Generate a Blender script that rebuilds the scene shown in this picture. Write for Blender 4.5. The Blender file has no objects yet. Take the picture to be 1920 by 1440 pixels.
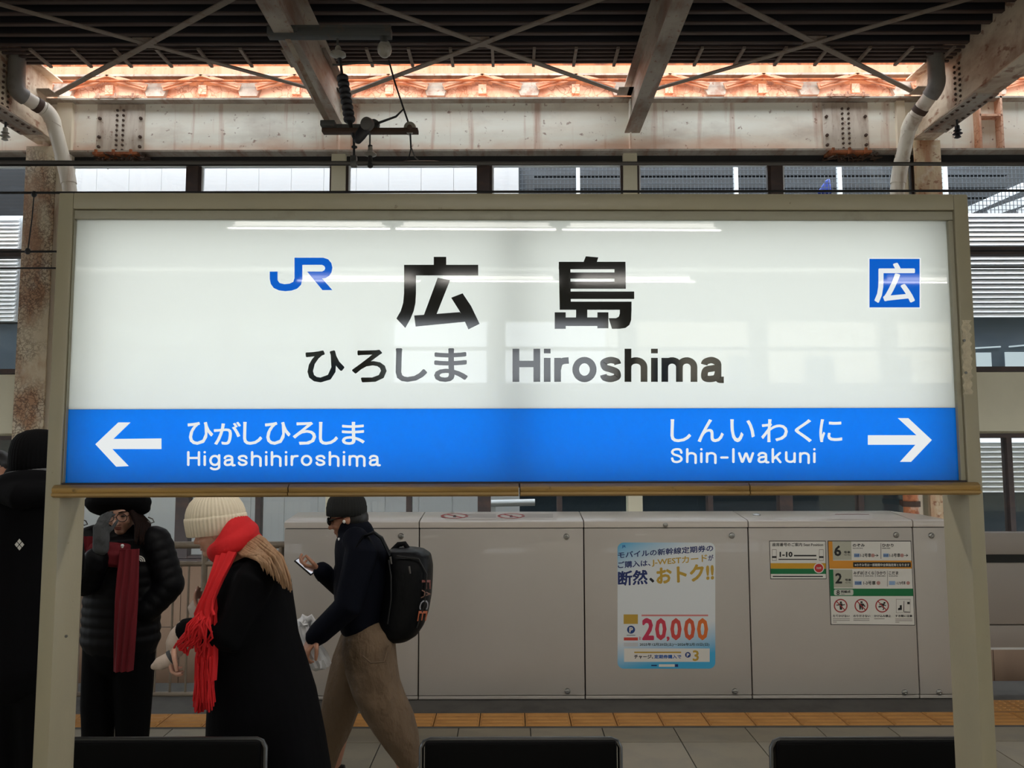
import bpy, bmesh, math, random
from mathutils import Vector, Matrix
random.seed(7)
V = Vector
PI = math.pi
SC = bpy.context.scene
COL = SC.collection

# ---------------------------------------------------------------- camera, world, sun, exposure
CAM_H = 1.78
FPX = 1443.0
TILT = math.radians(4.7)
ROLL = math.radians(0.14)
_F = V((0, math.cos(TILT), math.sin(TILT)))
_U0 = V((0, -math.sin(TILT), math.cos(TILT)))
_R0 = V((1, 0, 0))
_R = _R0 * math.cos(ROLL) - _U0 * math.sin(ROLL)
_U = _R0 * math.sin(ROLL) + _U0 * math.cos(ROLL)
cam = bpy.data.cameras.new('camera')
cam.sensor_width = 36.0
cam.lens = FPX / 1920 * 36.0
cam.clip_start = 0.05
camo = bpy.data.objects.new('camera', cam)
COL.objects.link(camo)
camo.matrix_world = Matrix(((_R.x, _U.x, -_F.x, 0), (_R.y, _U.y, -_F.y, 0), (_R.z, _U.z, -_F.z, CAM_H), (0, 0, 0, 1)))
SC.camera = camo

world = bpy.data.worlds.new('sky')
SC.world = world
world.use_nodes = True
wn = world.node_tree.nodes['Background']
wn.inputs[0].default_value = (0.88, 0.94, 1.0, 1)
wn.inputs[1].default_value = 5.7

sun = bpy.data.lights.new('sun', 'SUN')
sun.energy = 1.3
sun.color = (1.0, 0.80, 0.62)
sun.angle = math.radians(3)
suno = bpy.data.objects.new('sun', sun)
COL.objects.link(suno)
suno.rotation_euler = V((0.10, 0.93, -0.36)).to_track_quat('-Z', 'Y').to_euler()

SC.view_settings.view_transform = 'Standard'
SC.view_settings.look = 'None'
SC.view_settings.gamma = 1.0
SC.view_settings.use_curve_mapping = False
SC.view_settings.exposure = 0.0
LAMP_POWER = 16.0          # added unseen lamps over the benches
REAR_POWER = 6.5          # lamps behind the camera
SIGN_POWER = 2.02

# ---------------------------------------------------------------- geometry helpers
def ray(px, py):
    return _F + _R * ((px - 960) / FPX) + _U * ((720 - py) / FPX)
EYE = V((0, 0, CAM_H))
def at(px, py, Y):
    d = ray(px, py)
    return EYE + d * (Y / d.y)
def zat(py, Y, px=960): return at(px, py, Y).z
def xat(px, Y, py=840): return at(px, py, Y).x
def floor_y(py, px=960):
    d = ray(px, py)
    return (d * (-CAM_H / d.z)).y

class Plane:
    """a real vertical plane in the scene: origin, horizontal direction, z up, facing the platform"""
    def __init__(s, o, ang=0.0):
        s.o = V(o); s.u = V((math.cos(ang), math.sin(ang), 0)); s.v = V((0, 0, 1))
        s.n = s.u.cross(s.v) ; 
        if s.n.y > 0: s.n = -s.n
    def hit(s, px, py):
        d = ray(px, py)
        t = (s.o - EYE).dot(s.n) / d.dot(s.n)
        p = EYE + d * t - s.o
        return (p.dot(s.u), p.dot(s.v))
    def pt(s, u, v, off=0.0): return s.o + s.u * u + s.v * v + s.n * off

W = {}   # world origin of each object (roots carry the offset)
def wo(o): return W.get(o.name, V((0, 0, 0))) if o else V((0, 0, 0))

def props(o, label=None, cat=None, group=None, kind=None):
    if label: o['label'] = label
    if cat: o['category'] = cat
    if group: o['group'] = group
    if kind: o['kind'] = kind
    return o
def thing(name, label, cat, loc, group=None):
    o = bpy.data.objects.new(name, None)
    o.empty_display_size = 0.1
    COL.objects.link(o); o.location = loc; W[o.name] = V(loc)
    return props(o, label, cat, group)
def struct(name, loc=(0, 0, 0), label=None, cat=None):
    o = bpy.data.objects.new(name, None); COL.objects.link(o); o.location = loc; W[o.name] = V(loc)
    return props(o, label, cat, None, 'structure')

class MB:
    def __init__(s): s.v = []; s.f = []
    def add(s, vs, fs):
        b = len(s.v); s.v += [V(p) for p in vs]; s.f += [tuple(i + b for i in f) for f in fs]; return s
    def box(s, x0, y0, z0, x1, y1, z1):
        return s.hexa([(x0, y0, z0), (x1, y0, z0), (x1, y1, z0), (x0, y1, z0), (x0, y0, z1), (x1, y0, z1), (x1, y1, z1), (x0, y1, z1)])
    def hexa(s, p):
        return s.add(p, [(3, 2, 1, 0), (4, 5, 6, 7), (0, 1, 5, 4), (1, 2, 6, 5), (2, 3, 7, 6), (3, 0, 4, 7)])
    def obox(s, c, a, b, d):
        c, a, b, d = V(c), V(a), V(b), V(d)
        return s.hexa([c - a - b - d, c + a - b - d, c + a + b - d, c - a + b - d, c - a - b + d, c + a - b + d, c + a + b + d, c - a + b + d])
    def bar(s, p, q, w, h, up=(0, 0, 1)):
        p, q = V(p), V(q); t = (q - p); L = t.length; t.normalize()
        sd = t.cross(V(up)); sd.normalize(); u = sd.cross(t)
        return s.obox((p + q) / 2, t * L / 2, sd * w / 2, u * h / 2)
    def loft(s, rings, cap=True):
        n = len(rings[0]); vs = [p for r in rings for p in r]; fs = []
        for i in range(len(rings) - 1):
            for j in range(n):
                k = (j + 1) % n
                fs.append((i * n + j, i * n + k, (i + 1) * n + k, (i + 1) * n + j))
        if cap:
            fs.append(tuple(range(n - 1, -1, -1))); fs.append(tuple(range((len(rings) - 1) * n, len(rings) * n)))
        return s.add(vs, fs)
    def tube(s, pts, r, n=10, side=None, round_ends=False, closed=False):
        pts = [V(p) for p in pts]; m = len(pts)
        R = r if isinstance(r, (list, tuple)) else [r] * m
        R = [(q, q) if not isinstance(q, (tuple, list)) else q for q in R]
        if round_ends and m > 1:
            np_, nr = [], []
            t0 = (pts[0] - pts[1]).normalized(); t1 = (pts[-1] - pts[-2]).normalized()
            a, b = R[0]; e = min(a, b)
            for k in (85, 55, 28):
                np_.append(pts[0] + t0 * e * math.sin(math.radians(k))); c = math.cos(math.radians(k)); nr.append((a * c, b * c))
            np_ += pts; nr += R
            a, b = R[-1]; e = min(a, b)
            for k in (28, 55, 85):
                np_.append(pts[-1] + t1 * e * math.sin(math.radians(k))); c = math.cos(math.radians(k)); nr.append((a * c, b * c))
            pts, R, m = np_, nr, len(np_)
        sd = V(side) if side else None
        rings = []; prev = None
        for i in range(m):
            if closed: t = pts[(i + 1) % m] - pts[i - 1]
            else: t = pts[min(i + 1, m - 1)] - pts[max(i - 1, 0)]
            if t.length < 1e-9: t = V((0, 0, 1))
            t.normalize()
            u = sd if sd is not None else (prev if prev is not None else (V((0, 0, 1)) if abs(t.z) < 0.9 else V((1, 0, 0))))
            u = u - t * u.dot(t)
            if u.length < 1e-6: u = t.orthogonal()
            u.normalize(); prev = u; w = t.cross(u)
            a, b = R[i]
            rings.append([pts[i] + u * (a * math.cos(2 * PI * j / n)) + w * (b * math.sin(2 * PI * j / n)) for j in range(n)])
        if closed:
            rings.append(rings[0]); return s.loft(rings, cap=False)
        return s.loft(rings)
    def ell(s, c, ax, ay, az, nu=14, nv=8):
        c, ax, ay, az = V(c), V(ax), V(ay), V(az); vs = [c + az]; fs = []
        for i in range(1, nv):
            th = PI * i / nv
            for j in range(nu):
                ph = 2 * PI * j / nu
                vs.append(c + az * math.cos(th) + (ax * math.cos(ph) + ay * math.sin(ph)) * math.sin(th))
        vs.append(c - az)
        for j in range(nu):
            fs.append((0, 1 + j, 1 + (j + 1) % nu))
            b = 1 + (nv - 2) * nu
            fs.append((b + (j + 1) % nu, b + j, len(vs) - 1))
        for i in range(nv - 2):
            for j in range(nu):
                a = 1 + i * nu; k = (j + 1) % nu
                fs.append((a + j, a + nu + j, a + nu + k, a + k))
        return s.add(vs, fs)
    def lathe(s, prof, o, axis=(0, 0, 1), n=20):
        o = V(o); ax = V(axis).normalized(); u = ax.orthogonal().normalized(); w = ax.cross(u)
        rings = [[o + ax * h + (u * math.cos(2 * PI * j / n) + w * math.sin(2 * PI * j / n)) * max(r, 1e-4) for j in range(n)] for r, h in prof]
        return s.loft(rings)
    def poly(s, pl, uv, off):            # flat polygon on a plane
        return s.add([pl.pt(u, v, off) for u, v in uv], [tuple(range(len(uv)))])
    def prism(s, pl, uv, o0, o1):
        n = len(uv)
        vs = [pl.pt(u, v, o0) for u, v in uv] + [pl.pt(u, v, o1) for u, v in uv]
        fs = [tuple(range(n)), tuple(range(2 * n - 1, n - 1, -1))] + [(i, i + n, (i + 1) % n + n, (i + 1) % n) for i in range(n)]
        return s.add(vs, fs)
    def build(s, name, mat, parent=None, smooth=True, sharp=35, bevel=0, seg=2, voxel=0, relax=0, fix=True, kind=None):
        base = wo(parent)
        m = bpy.data.meshes.new(name)
        m.from_pydata([tuple(p - base) for p in s.v], [], s.f)
        if fix:
            bm = bmesh.new(); bm.from_mesh(m); bmesh.ops.recalc_face_normals(bm, faces=bm.faces); bm.to_mesh(m); bm.free()
        o = bpy.data.objects.new(name, m); COL.objects.link(o)
        if parent: o.parent = parent
        W[o.name] = base.copy()
        if voxel:
            r = o.modifiers.new('r', 'REMESH'); r.mode = 'VOXEL'; r.voxel_size = voxel
            if relax:
                q = o.modifiers.new('s', 'SMOOTH'); q.factor = 0.5; q.iterations = relax
        if bevel:
            b = o.modifiers.new('b', 'BEVEL'); b.width = bevel; b.segments = seg; b.limit_method = 'ANGLE'
        if voxel or bevel:
            dg = bpy.context.evaluated_depsgraph_get()
            nm = bpy.data.meshes.new_from_object(o.evaluated_get(dg)); o.modifiers.clear()
            o.data = nm; bpy.data.meshes.remove(m); nm.name = name; m = nm
        if smooth:
            for p in m.polygons: p.use_smooth = True
            if not voxel: m.set_sharp_from_angle(angle=math.radians(sharp))
        m.materials.clear(); m.materials.append(mat)
        if kind: o['kind'] = kind
        return o
def link_copy(o, name, parent, off=(0, 0, 0)):
    c = o.copy(); c.name = name; COL.objects.link(c); c.parent = parent; c.location = off; W[c.name] = wo(parent).copy()
    return c
def wb(x0, y0, z0, x1, y1, z1): return MB().box(x0, y0, z0, x1, y1, z1)

# ---------------------------------------------------------------- materials
def lin(c):
    return tuple(((x / 255) / 12.92 if x / 255 <= 0.04045 else ((x / 255 + 0.055) / 1.055) ** 2.4) for x in c) + (1.0,)
def newmat(name):
    m = bpy.data.materials.new(name); m.use_nodes = True; nt = m.node_tree; nt.nodes.clear()
    out = nt.nodes.new('ShaderNodeOutputMaterial'); return m, nt, out
def nd(nt, t, **kw):
    n = nt.nodes.new(t)
    for k, v in kw.items():
        if hasattr(n, k) and k not in n.inputs: setattr(n, k, v)
        else: n.inputs[k].default_value = v
    return n
def coords(nt, scale=(1, 1, 1)):
    tc = nt.nodes.new('ShaderNodeTexCoord'); mp = nt.nodes.new('ShaderNodeMapping')
    mp.inputs['Scale'].default_value = scale
    nt.links.new(tc.outputs['Object'], mp.inputs['Vector']); return mp.outputs['Vector']
def paint(name, base, rough=0.5, spots=(), crack=None, bump=None, metal=0.0, spec=0.5, coat=0.0, zband=None):
    """paint with noise-driven stains: spots = (colour, scale xyz, low, high, amount)"""
    m, nt, out = newmat(name); L = nt.links.new
    p = nt.nodes.new('ShaderNodeBsdfPrincipled')
    p.inputs['Roughness'].default_value = rough; p.inputs['Metallic'].default_value = metal
    p.inputs['Specular IOR Level'].default_value = spec; p.inputs['Coat Weight'].default_value = coat
    L(p.outputs[0], out.inputs[0])
    rgb = nd(nt, 'ShaderNodeRGB'); rgb.outputs[0].default_value = lin(base); cur = rgb.outputs[0]
    for i, (c, scl, lo, hi, amt) in enumerate(spots):
        n = nt.nodes.new('ShaderNodeTexNoise'); n.inputs['Scale'].default_value = 1.0; n.inputs['Detail'].default_value = 6
        n.inputs['Roughness'].default_value = 0.6
        L(coords(nt, scl if isinstance(scl, tuple) else (scl,) * 3), n.inputs['Vector'])
        mr = nt.nodes.new('ShaderNodeMapRange'); mr.inputs['From Min'].default_value = lo; mr.inputs['From Max'].default_value = hi
        mr.inputs['To Max'].default_value = amt; L(n.outputs['Fac'], mr.inputs['Value'])
        mx = nt.nodes.new('ShaderNodeMix'); mx.data_type = 'RGBA'
        L(mr.outputs[0], mx.inputs[0]); L(cur, mx.inputs[6]); mx.inputs[7].default_value = lin(c); cur = mx.outputs[2]
    if zband:                                  # a rust tide line of its own shape: (colour, z full, z none, amount, noise scale)
        c, za, zc, amt, scl = zband
        tcz = nt.nodes.new('ShaderNodeTexCoord'); sx = nt.nodes.new('ShaderNodeSeparateXYZ'); L(tcz.outputs['Object'], sx.inputs[0])
        n = nt.nodes.new('ShaderNodeTexNoise'); n.inputs['Scale'].default_value = 1; n.inputs['Detail'].default_value = 5; L(coords(nt, scl), n.inputs['Vector'])
        sh = nt.nodes.new('ShaderNodeMath'); sh.operation = 'MULTIPLY_ADD'; sh.inputs[1].default_value = -(zc - za) * 2.2; L(n.outputs[0], sh.inputs[0]); L(sx.outputs['Z'], sh.inputs[2])
        mr = nt.nodes.new('ShaderNodeMapRange'); mr.inputs['From Min'].default_value = za - (zc - za) * .9; mr.inputs['From Max'].default_value = zc - (zc - za) * 1.1
        mr.inputs['To Min'].default_value = amt; mr.inputs['To Max'].default_value = 0; L(sh.outputs[0], mr.inputs['Value'])
        mx = nt.nodes.new('ShaderNodeMix'); mx.data_type = 'RGBA'; L(mr.outputs[0], mx.inputs[0]); L(cur, mx.inputs[6]); mx.inputs[7].default_value = lin(c); cur = mx.outputs[2]
    h = None
    if crack:
        scl, wdt, cc = crack
        nz = nt.nodes.new('ShaderNodeTexNoise'); nz.inputs['Scale'].default_value = scl * 0.8
        cv = coords(nt); L(cv, nz.inputs['Vector'])
        ad = nt.nodes.new('ShaderNodeVectorMath'); ad.operation = 'MULTIPLY_ADD'; ad.inputs[1].default_value = (0.12,) * 3
        L(nz.outputs['Color'], ad.inputs[0]); L(cv, ad.inputs[2])
        vo = nt.nodes.new('ShaderNodeTexVoronoi'); vo.feature = 'DISTANCE_TO_EDGE'; vo.inputs['Scale'].default_value = scl
        L(ad.outputs[0], vo.inputs['Vector'])
        mr = nt.nodes.new('ShaderNodeMapRange'); mr.inputs['From Min'].default_value = 0; mr.inputs['From Max'].default_value = wdt
        mr.inputs['To Min'].default_value = 0.8; mr.inputs['To Max'].default_value = 0.0; L(vo.outputs[0], mr.inputs['Value'])
        nk = nt.nodes.new('ShaderNodeTexNoise'); nk.inputs['Scale'].default_value = 1.7; L(cv, nk.inputs['Vector'])
        mk = nt.nodes.new('ShaderNodeMapRange'); mk.inputs['From Min'].default_value = 0.38; mk.inputs['From Max'].default_value = 0.52
        L(nk.outputs[0], mk.inputs['Value'])
        ml = nt.nodes.new('ShaderNodeMath'); ml.operation = 'MULTIPLY'; L(mr.outputs[0], ml.inputs[0]); L(mk.outputs[0], ml.inputs[1])
        mx = nt.nodes.new('ShaderNodeMix'); mx.data_type = 'RGBA'; L(ml.outputs[0], mx.inputs[0]); L(cur, mx.inputs[6])
        mx.inputs[7].default_value = lin(cc); cur = mx.outputs[2]; h = vo.outputs[0]
    L(cur, p.inputs['Base Color'])
    if bump:
        scl, st, dist = bump
        n = nt.nodes.new('ShaderNodeTexNoise'); n.inputs['Scale'].default_value = 1; n.inputs['Detail'].default_value = 4
        L(coords(nt, scl if isinstance(scl, tuple) else (scl,) * 3), n.inputs['Vector'])
        b = nt.nodes.new('ShaderNodeBump'); b.inputs['Strength'].default_value = st; b.inputs['Distance'].default_value = dist
        L(n.outputs['Fac'], b.inputs['Height']); L(b.outputs[0], p.inputs['Normal'])
    return m
def emit(name, c, strength, gloss=True):
    m, nt, out = newmat(name); L = nt.links.new
    e = nd(nt, 'ShaderNodeEmission'); e.inputs[0].default_value = lin(c); e.inputs[1].default_value = strength
    if gloss:
        fr = nd(nt, 'ShaderNodeFresnel'); fr.inputs[0].default_value = 1.45
        g = nd(nt, 'ShaderNodeBsdfGlossy'); g.inputs['Roughness'].default_value = 0.03
        mx = nd(nt, 'ShaderNodeMixShader'); L(fr.outputs[0], mx.inputs[0]); L(e.outputs[0], mx.inputs[1]); L(g.outputs[0], mx.inputs[2])
        L(mx.outputs[0], out.inputs[0])
    else: L(e.outputs[0], out.inputs[0])
    return m
def backlit(name, c):
    """acrylic sign sheet: lets the lamps in the box shine through, glossy front"""
    m, nt, out = newmat(name); L = nt.links.new
    t = nd(nt, 'ShaderNodeBsdfTranslucent'); t.inputs[0].default_value = lin(c)
    d = nd(nt, 'ShaderNodeBsdfDiffuse'); d.inputs[0].default_value = lin(c)
    m1 = nd(nt, 'ShaderNodeMixShader'); m1.inputs[0].default_value = 0.1; L(t.outputs[0], m1.inputs[1]); L(d.outputs[0], m1.inputs[2])
    fr = nd(nt, 'ShaderNodeFresnel'); fr.inputs[0].default_value = 1.5
    g = nd(nt, 'ShaderNodeBsdfGlossy'); g.inputs['Roughness'].default_value = 0.02
    mx = nd(nt, 'ShaderNodeMixShader'); L(fr.outputs[0], mx.inputs[0]); L(m1.outputs[0], mx.inputs[1]); L(g.outputs[0], mx.inputs[2])
    L(mx.outputs[0], out.inputs[0]); return m
def glassy(name, tint=(0.93, 0.96, 0.96), rough=0.0, ior=1.5):
    m, nt, out = newmat(name); L = nt.links.new
    t = nd(nt, 'ShaderNodeBsdfTransparent'); t.inputs[0].default_value = tint + (1,)
    fr = nd(nt, 'ShaderNodeFresnel'); fr.inputs[0].default_value = ior
    g = nd(nt, 'ShaderNodeBsdfGlossy'); g.inputs['Roughness'].default_value = rough
    mx = nd(nt, 'ShaderNodeMixShader'); L(fr.outputs[0], mx.inputs[0]); L(t.outputs[0], mx.inputs[1]); L(g.outputs[0], mx.inputs[2])
    L(mx.outputs[0], out.inputs[0]); return m
RUST = (120, 62, 30)
M = dict(
    post=paint('sign_post_paint', (158, 150, 126), 0.38, [((150, 145, 125), 9, .5, .7, .4), ((90, 70, 50), 40, .70, .74, .6)], bump=(120, .12, .002)),
    inner=paint('sign_inner_frame_paint', (156, 152, 134), 0.4, [((120, 112, 95), 14, .55, .75, .5)]),
    brass=paint('brown_gold_rail', (170, 136, 78), 0.42, [((110, 85, 45), (3, 30, 30), .45, .65, .6), ((60, 45, 25), 25, .66, .72, .7)]),
    dark_edge=paint('dark_brown_edge', (38, 28, 26), 0.6),
    black_print=paint('black_print', (12, 14, 16), 0.06),
    girder=paint('beige_girder_paint', (244, 240, 226), 0.6, [((226, 196, 168), (.5, 3, 2), .45, .66, .4), ((176, 104, 62), (5, 5, .35), .56, .68, .6), ((150, 122, 104), (.9, .9, 2), .52, .72, .4), (RUST, 14, .63, .69, .7)], zband=((206, 140, 96), .0, .20, .6, (1.3, 1.3, 3)), bump=(18, .1, .01)),
    beam=paint('roof_beam_paint', (168, 157, 143), 0.6, [((122, 106, 92), (2.2, 1.2, 2.2), .42, .6, .7), ((120, 74, 50), (7, 1.2, 7), .5, .64, .6), (RUST, 18, .6, .66, .6)], bump=(20, .15, .01)),
    mainbeam=paint('main_beam_paint', (212, 196, 172), 0.6, [((150, 118, 94), (1, 1.4, 2.5), .42, .62, .75), ((128, 74, 44), (6, 3, 1.2), .54, .66, .6), (RUST, (5, 5, 8), .57, .64, .7)], bump=(20, .2, .01)),
    column=paint('cracked_column_paint', (188, 170, 142), 0.75, [((140, 92, 56), (2.4, 2.4, 1), .47, .6, .8), ((182, 172, 154), 5, .55, .7, .5)], crack=(20, .17, (66, 42, 26)), bump=(40, .4, .01)),
    column_r=paint('rust_stained_column_paint', (190, 166, 132), 0.7, [((158, 100, 60), (5, 5, 1.0), .45, .6, .75), ((206, 192, 168), 7, .55, .65, .5), (RUST, 15, .58, .65, .7)], bump=(40, .3, .01)),
    column_edge=paint('column_warm_lit_cream', (226, 212, 188), 0.6, [((170, 120, 80), (6, 6, 1), .6, .72, .5)]),  # cream holds the warm light on the column's inner part
    rustplate=paint('rusted_plate', (150, 82, 40), 0.85, [((90, 42, 18), 7, .45, .6, .8), ((200, 140, 90), 14, .6, .7, .5)], bump=(40, .5, .01)),
    rustpaint=paint('peeling_pink_paint', (214, 170, 142), 0.7, [((184, 104, 62), (4, 4, 1.4), .48, .63, .65), (RUST, 15, .62, .68, .8)], crack=(10, .06, (150, 80, 45)), bump=(30, .4, .01)),
    plainchord=paint('sunlit_chord_paint', (182, 134, 104), 0.7, [((186, 106, 66), (7, 7, .6), .46, .62, .6), ((150, 80, 45), 20, .6, .68, .6)]),
    deck=paint('roof_deck_shaded', (24, 23, 30), 0.7, [((36, 30, 32), (.6, 8, 8), .5, .7, .6)]),  # near-black base carries the shade between the roof ribs
    rib=paint('roof_rib_lit', (78, 64, 60), 0.7, [((60, 46, 40), (1, 8, 8), .45, .65, .7)]),  # lighter brown copy paints the lit undersides of the ribs
    brace=paint('brace_paint', (128, 116, 104), 0.65, [((110, 78, 58), 9, .52, .66, .6)]),
    pvc=paint('drain_pipe_paint', (206, 194, 176), 0.45, [((150, 120, 95), (8, 8, 1.2), .52, .7, .7), (RUST, 12, .66, .72, .5)]),
    pvc_dark=paint('drain_pipe_grey', (120, 116, 110), 0.5, [((80, 70, 62), 7, .5, .7, .6)]),
    rustdown=paint('rusted_down_pipe', (178, 108, 68), .7, [((206, 190, 170), 6, .55, .65, .6), (RUST, 9, .55, .65, .7)]),
    clamp=paint('rusted_clamp', (70, 50, 38), 0.8),
    frame_brown=paint('window_frame_brown', (58, 46, 42), 0.5, [((84, 60, 48), 6, .5, .7, .6)]),
    frame_white=paint('window_frame_white', (220, 222, 222), 0.5),
    spandrel=paint('beige_wall_panel', (196, 187, 160), 0.7, [((184, 175, 150), 1.5, .45, .7, .6)]),
    dado=paint('brown_wall_board', (126, 100, 78), 0.75, [((108, 84, 64), (2, 2, .6), .45, .7, .6)]),
    concrete=paint('platform_concrete', (120, 116, 110), 0.8, [((92, 88, 84), 3, .45, .65, .6)], bump=(60, .2, .004)),
    ballast=paint('track_bed', (70, 62, 56), 0.95, bump=(30, .6, .03)),
    tile=paint('floor_tile', (148, 139, 121), 0.42, [((126, 122, 112), 4, .45, .7, .6), ((110, 104, 92), 22, .62, .72, .4)]),
    tile_b=paint('floor_tile_light', (156, 147, 129), 0.4, [((134, 130, 120), 4, .45, .7, .6)]),
    grout=paint('floor_joint', (60, 58, 54), 0.9),
    tactile=paint('tactile_tile', (206, 150, 84), 0.6, [((170, 116, 60), 5, .45, .7, .6)]),
    kerb=paint('dark_floor_strip', (96, 94, 90), 0.7, [((70, 68, 66), 4, .45, .65, .6)]),
    barrier=paint('barrier_panel_paint', (190, 184, 177), 0.36, [((182, 176, 169), 2.5, .4, .7, .4)], coat=.15),
    barrier_top=paint('barrier_cover_paint', (208, 200, 192), 0.28, coat=.2),
    barrier_gap=paint('barrier_joint', (40, 38, 36), 0.8),
    steel=paint('brushed_steel', (170, 170, 168), 0.3, metal=1.0),
    steel_dark=paint('dull_steel', (110, 110, 108), 0.45, [((80, 78, 74), 30, .5, .7, .6)], metal=.8),
    rail=paint('railing_steel', (150, 138, 124), 0.45, [((118, 104, 90), 9, .5, .7, .5)], metal=.35),
    gate=paint('gate_panel_grey', (160, 152, 146), 0.4),
    black=paint('black_plastic', (14, 14, 15), 0.5),
    rubber=paint('insulator_rubber', (30, 28, 32), 0.5, [((52, 46, 46), 18, .5, .7, .5)]),
    ceramic=paint('insulator_ceramic', (146, 140, 128), 0.3, [((110, 96, 82), 20, .55, .7, .6)]),
    channel=paint('grey_channel_steel', (70, 70, 68), 0.6, [((96, 74, 56), 12, .56, .7, .6)]),
    wire=paint('black_wire', (24, 22, 22), 0.6),
    wire_grey=paint('grey_wire', (92, 88, 84), 0.5, metal=.3),
    white_panel=paint('white_cladding', (221, 223, 226), 0.55),
    white_gap=paint('cladding_joint', (226, 228, 232), 0.7),
    louvre=paint('light_louvre', (246, 248, 251), 0.5),
    slate=paint('dark_slate_wall', (66, 82, 98), 0.7, [((90, 104, 118), (.6, .6, 2.5), .5, .7, .6)]),
    slate_dk=paint('dark_recess', (20, 24, 30), 0.6, [((48, 54, 62), (.8, .8, 4), .52, .62, .6)]),
    mesh=paint('galvanised_mesh', (92, 100, 108), 0.5),
    glass=glassy('window_glass'),
    leather=paint('bench_black_vinyl', (3, 3, 4), 0.5, bump=(60, .1, .003), spec=.08),
    chrome=paint('bench_chrome', (96, 97, 97), 0.35, metal=1.0),
    white=paint('white_print', (228, 226, 220), 0.5),
    lamp_white=paint('lamp_housing_white', (230, 230, 228), 0.5),
    tube=emit('fluorescent_tube', (255, 250, 240), 12.0, gloss=False),
    sign_white=backlit('sign_white_acrylic', (243, 246, 244)),
    sign_blue=backlit('sign_blue_acrylic', (0, 182, 255)),
    sign_letter_white=emit('sign_white_letters', (236, 240, 240), 0.98),
    sign_logo_blue=emit('sign_blue_mark', (4, 96, 205), 0.95),
)
def flat(name, c, rough=0.5):
    k = 'flat_' + name
    if k not in M: M[k] = paint(k, c, rough)
    return M[k]

# ---------------------------------------------------------------- lettering
def glyph_mesh(text, bold=0.0, spacing=1.0, res=3):
    c = bpy.data.curves.new('t', 'FONT'); c.body = text; c.offset = min(bold, 0.0); c.resolution_u = res; c.space_character = spacing
    o = bpy.data.objects.new('t', c); COL.objects.link(o)
    dg = bpy.context.evaluated_depsgraph_get(); dg.update()
    m = bpy.data.meshes.new_from_object(o.evaluated_get(dg))
    vs = [(v.co.x, v.co.y, 0) for v in m.vertices]; fs = [tuple(p.vertices) for p in m.polygons]
    if bold > 0:
        bv, bf = list(vs), list(fs); k = 10 if len(text) < 3 else 8
        for i in range(k):
            dx, dy = bold * math.cos(2 * PI * i / k), bold * math.sin(2 * PI * i / k); o_ = len(bv)
            bv += [(x + dx, y + dy, i + 1) for x, y, _ in vs]; bf += [tuple(q + o_ for q in f) for f in fs]
        vs, fs = bv, bf
    bpy.data.objects.remove(o); bpy.data.curves.remove(c); bpy.data.meshes.remove(m)
    return vs, fs
def text_on(mb, pl, text, quad, off, bold=0.0, spacing=1.0, res=3):
    """fit a line of text into an image quad (top-left, top-right, bottom-right, bottom-left) lying on plane pl"""
    vs, fs = glyph_mesh(text, bold, spacing, res)
    if not vs: return mb
    if len(quad) == 2:
        (a, b), (c, d) = quad; quad = [(a, b), (c, b), (c, d), (a, d)]
    q = [pl.hit(*p) for p in quad]
    x0 = min(p[0] for p in vs); x1 = max(p[0] for p in vs); y0 = min(p[1] for p in vs); y1 = max(p[1] for p in vs)
    out = []
    for x, y, ly in vs:
        s = (x - x0) / max(x1 - x0, 1e-6); t = (y1 - y) / max(y1 - y0, 1e-6)
        u = (q[0][0] * (1 - s) + q[1][0] * s) * (1 - t) + (q[3][0] * (1 - s) + q[2][0] * s) * t
        v = (q[0][1] * (1 - s) + q[1][1] * s) * (1 - t) + (q[3][1] * (1 - s) + q[2][1] * s) * t
        out.append(pl.pt(u, v, off + ly * 2.5e-5))
    return mb.add(out, fs)
def line_text(pl, parent, text, quad, off, mat, bold=0.0, spacing=1.0, name='lettering', res=3):
    return text_on(MB(), pl, text, quad, off, bold, spacing, res).build(name, mat, parent, smooth=False, fix=False)
def arc_(cx, cy, rx, ry, a0, a1, n=14):
    return [(cx + rx * math.cos(math.radians(a0 + (a1 - a0) * i / n)), cy + ry * math.sin(math.radians(a0 + (a1 - a0) * i / n))) for i in range(n + 1)]
def smooth_(p, n=6):
    out = []
    for i in range(len(p) - 1):
        p0, p1_, p2_, p3_ = p[max(i - 1, 0)], p[i], p[i + 1], p[min(i + 2, len(p) - 1)]
        for k in range(n):
            t = k / n; out.append(tuple(.5 * (2 * p1_[c] + (p2_[c] - p0[c]) * t + (2 * p0[c] - 5 * p1_[c] + 4 * p2_[c] - p3_[c]) * t * t + (3 * p1_[c] - p0[c] - 3 * p2_[c] + p3_[c]) * t ** 3) for c in (0, 1)))
    return out + [p[-1]]
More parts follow.
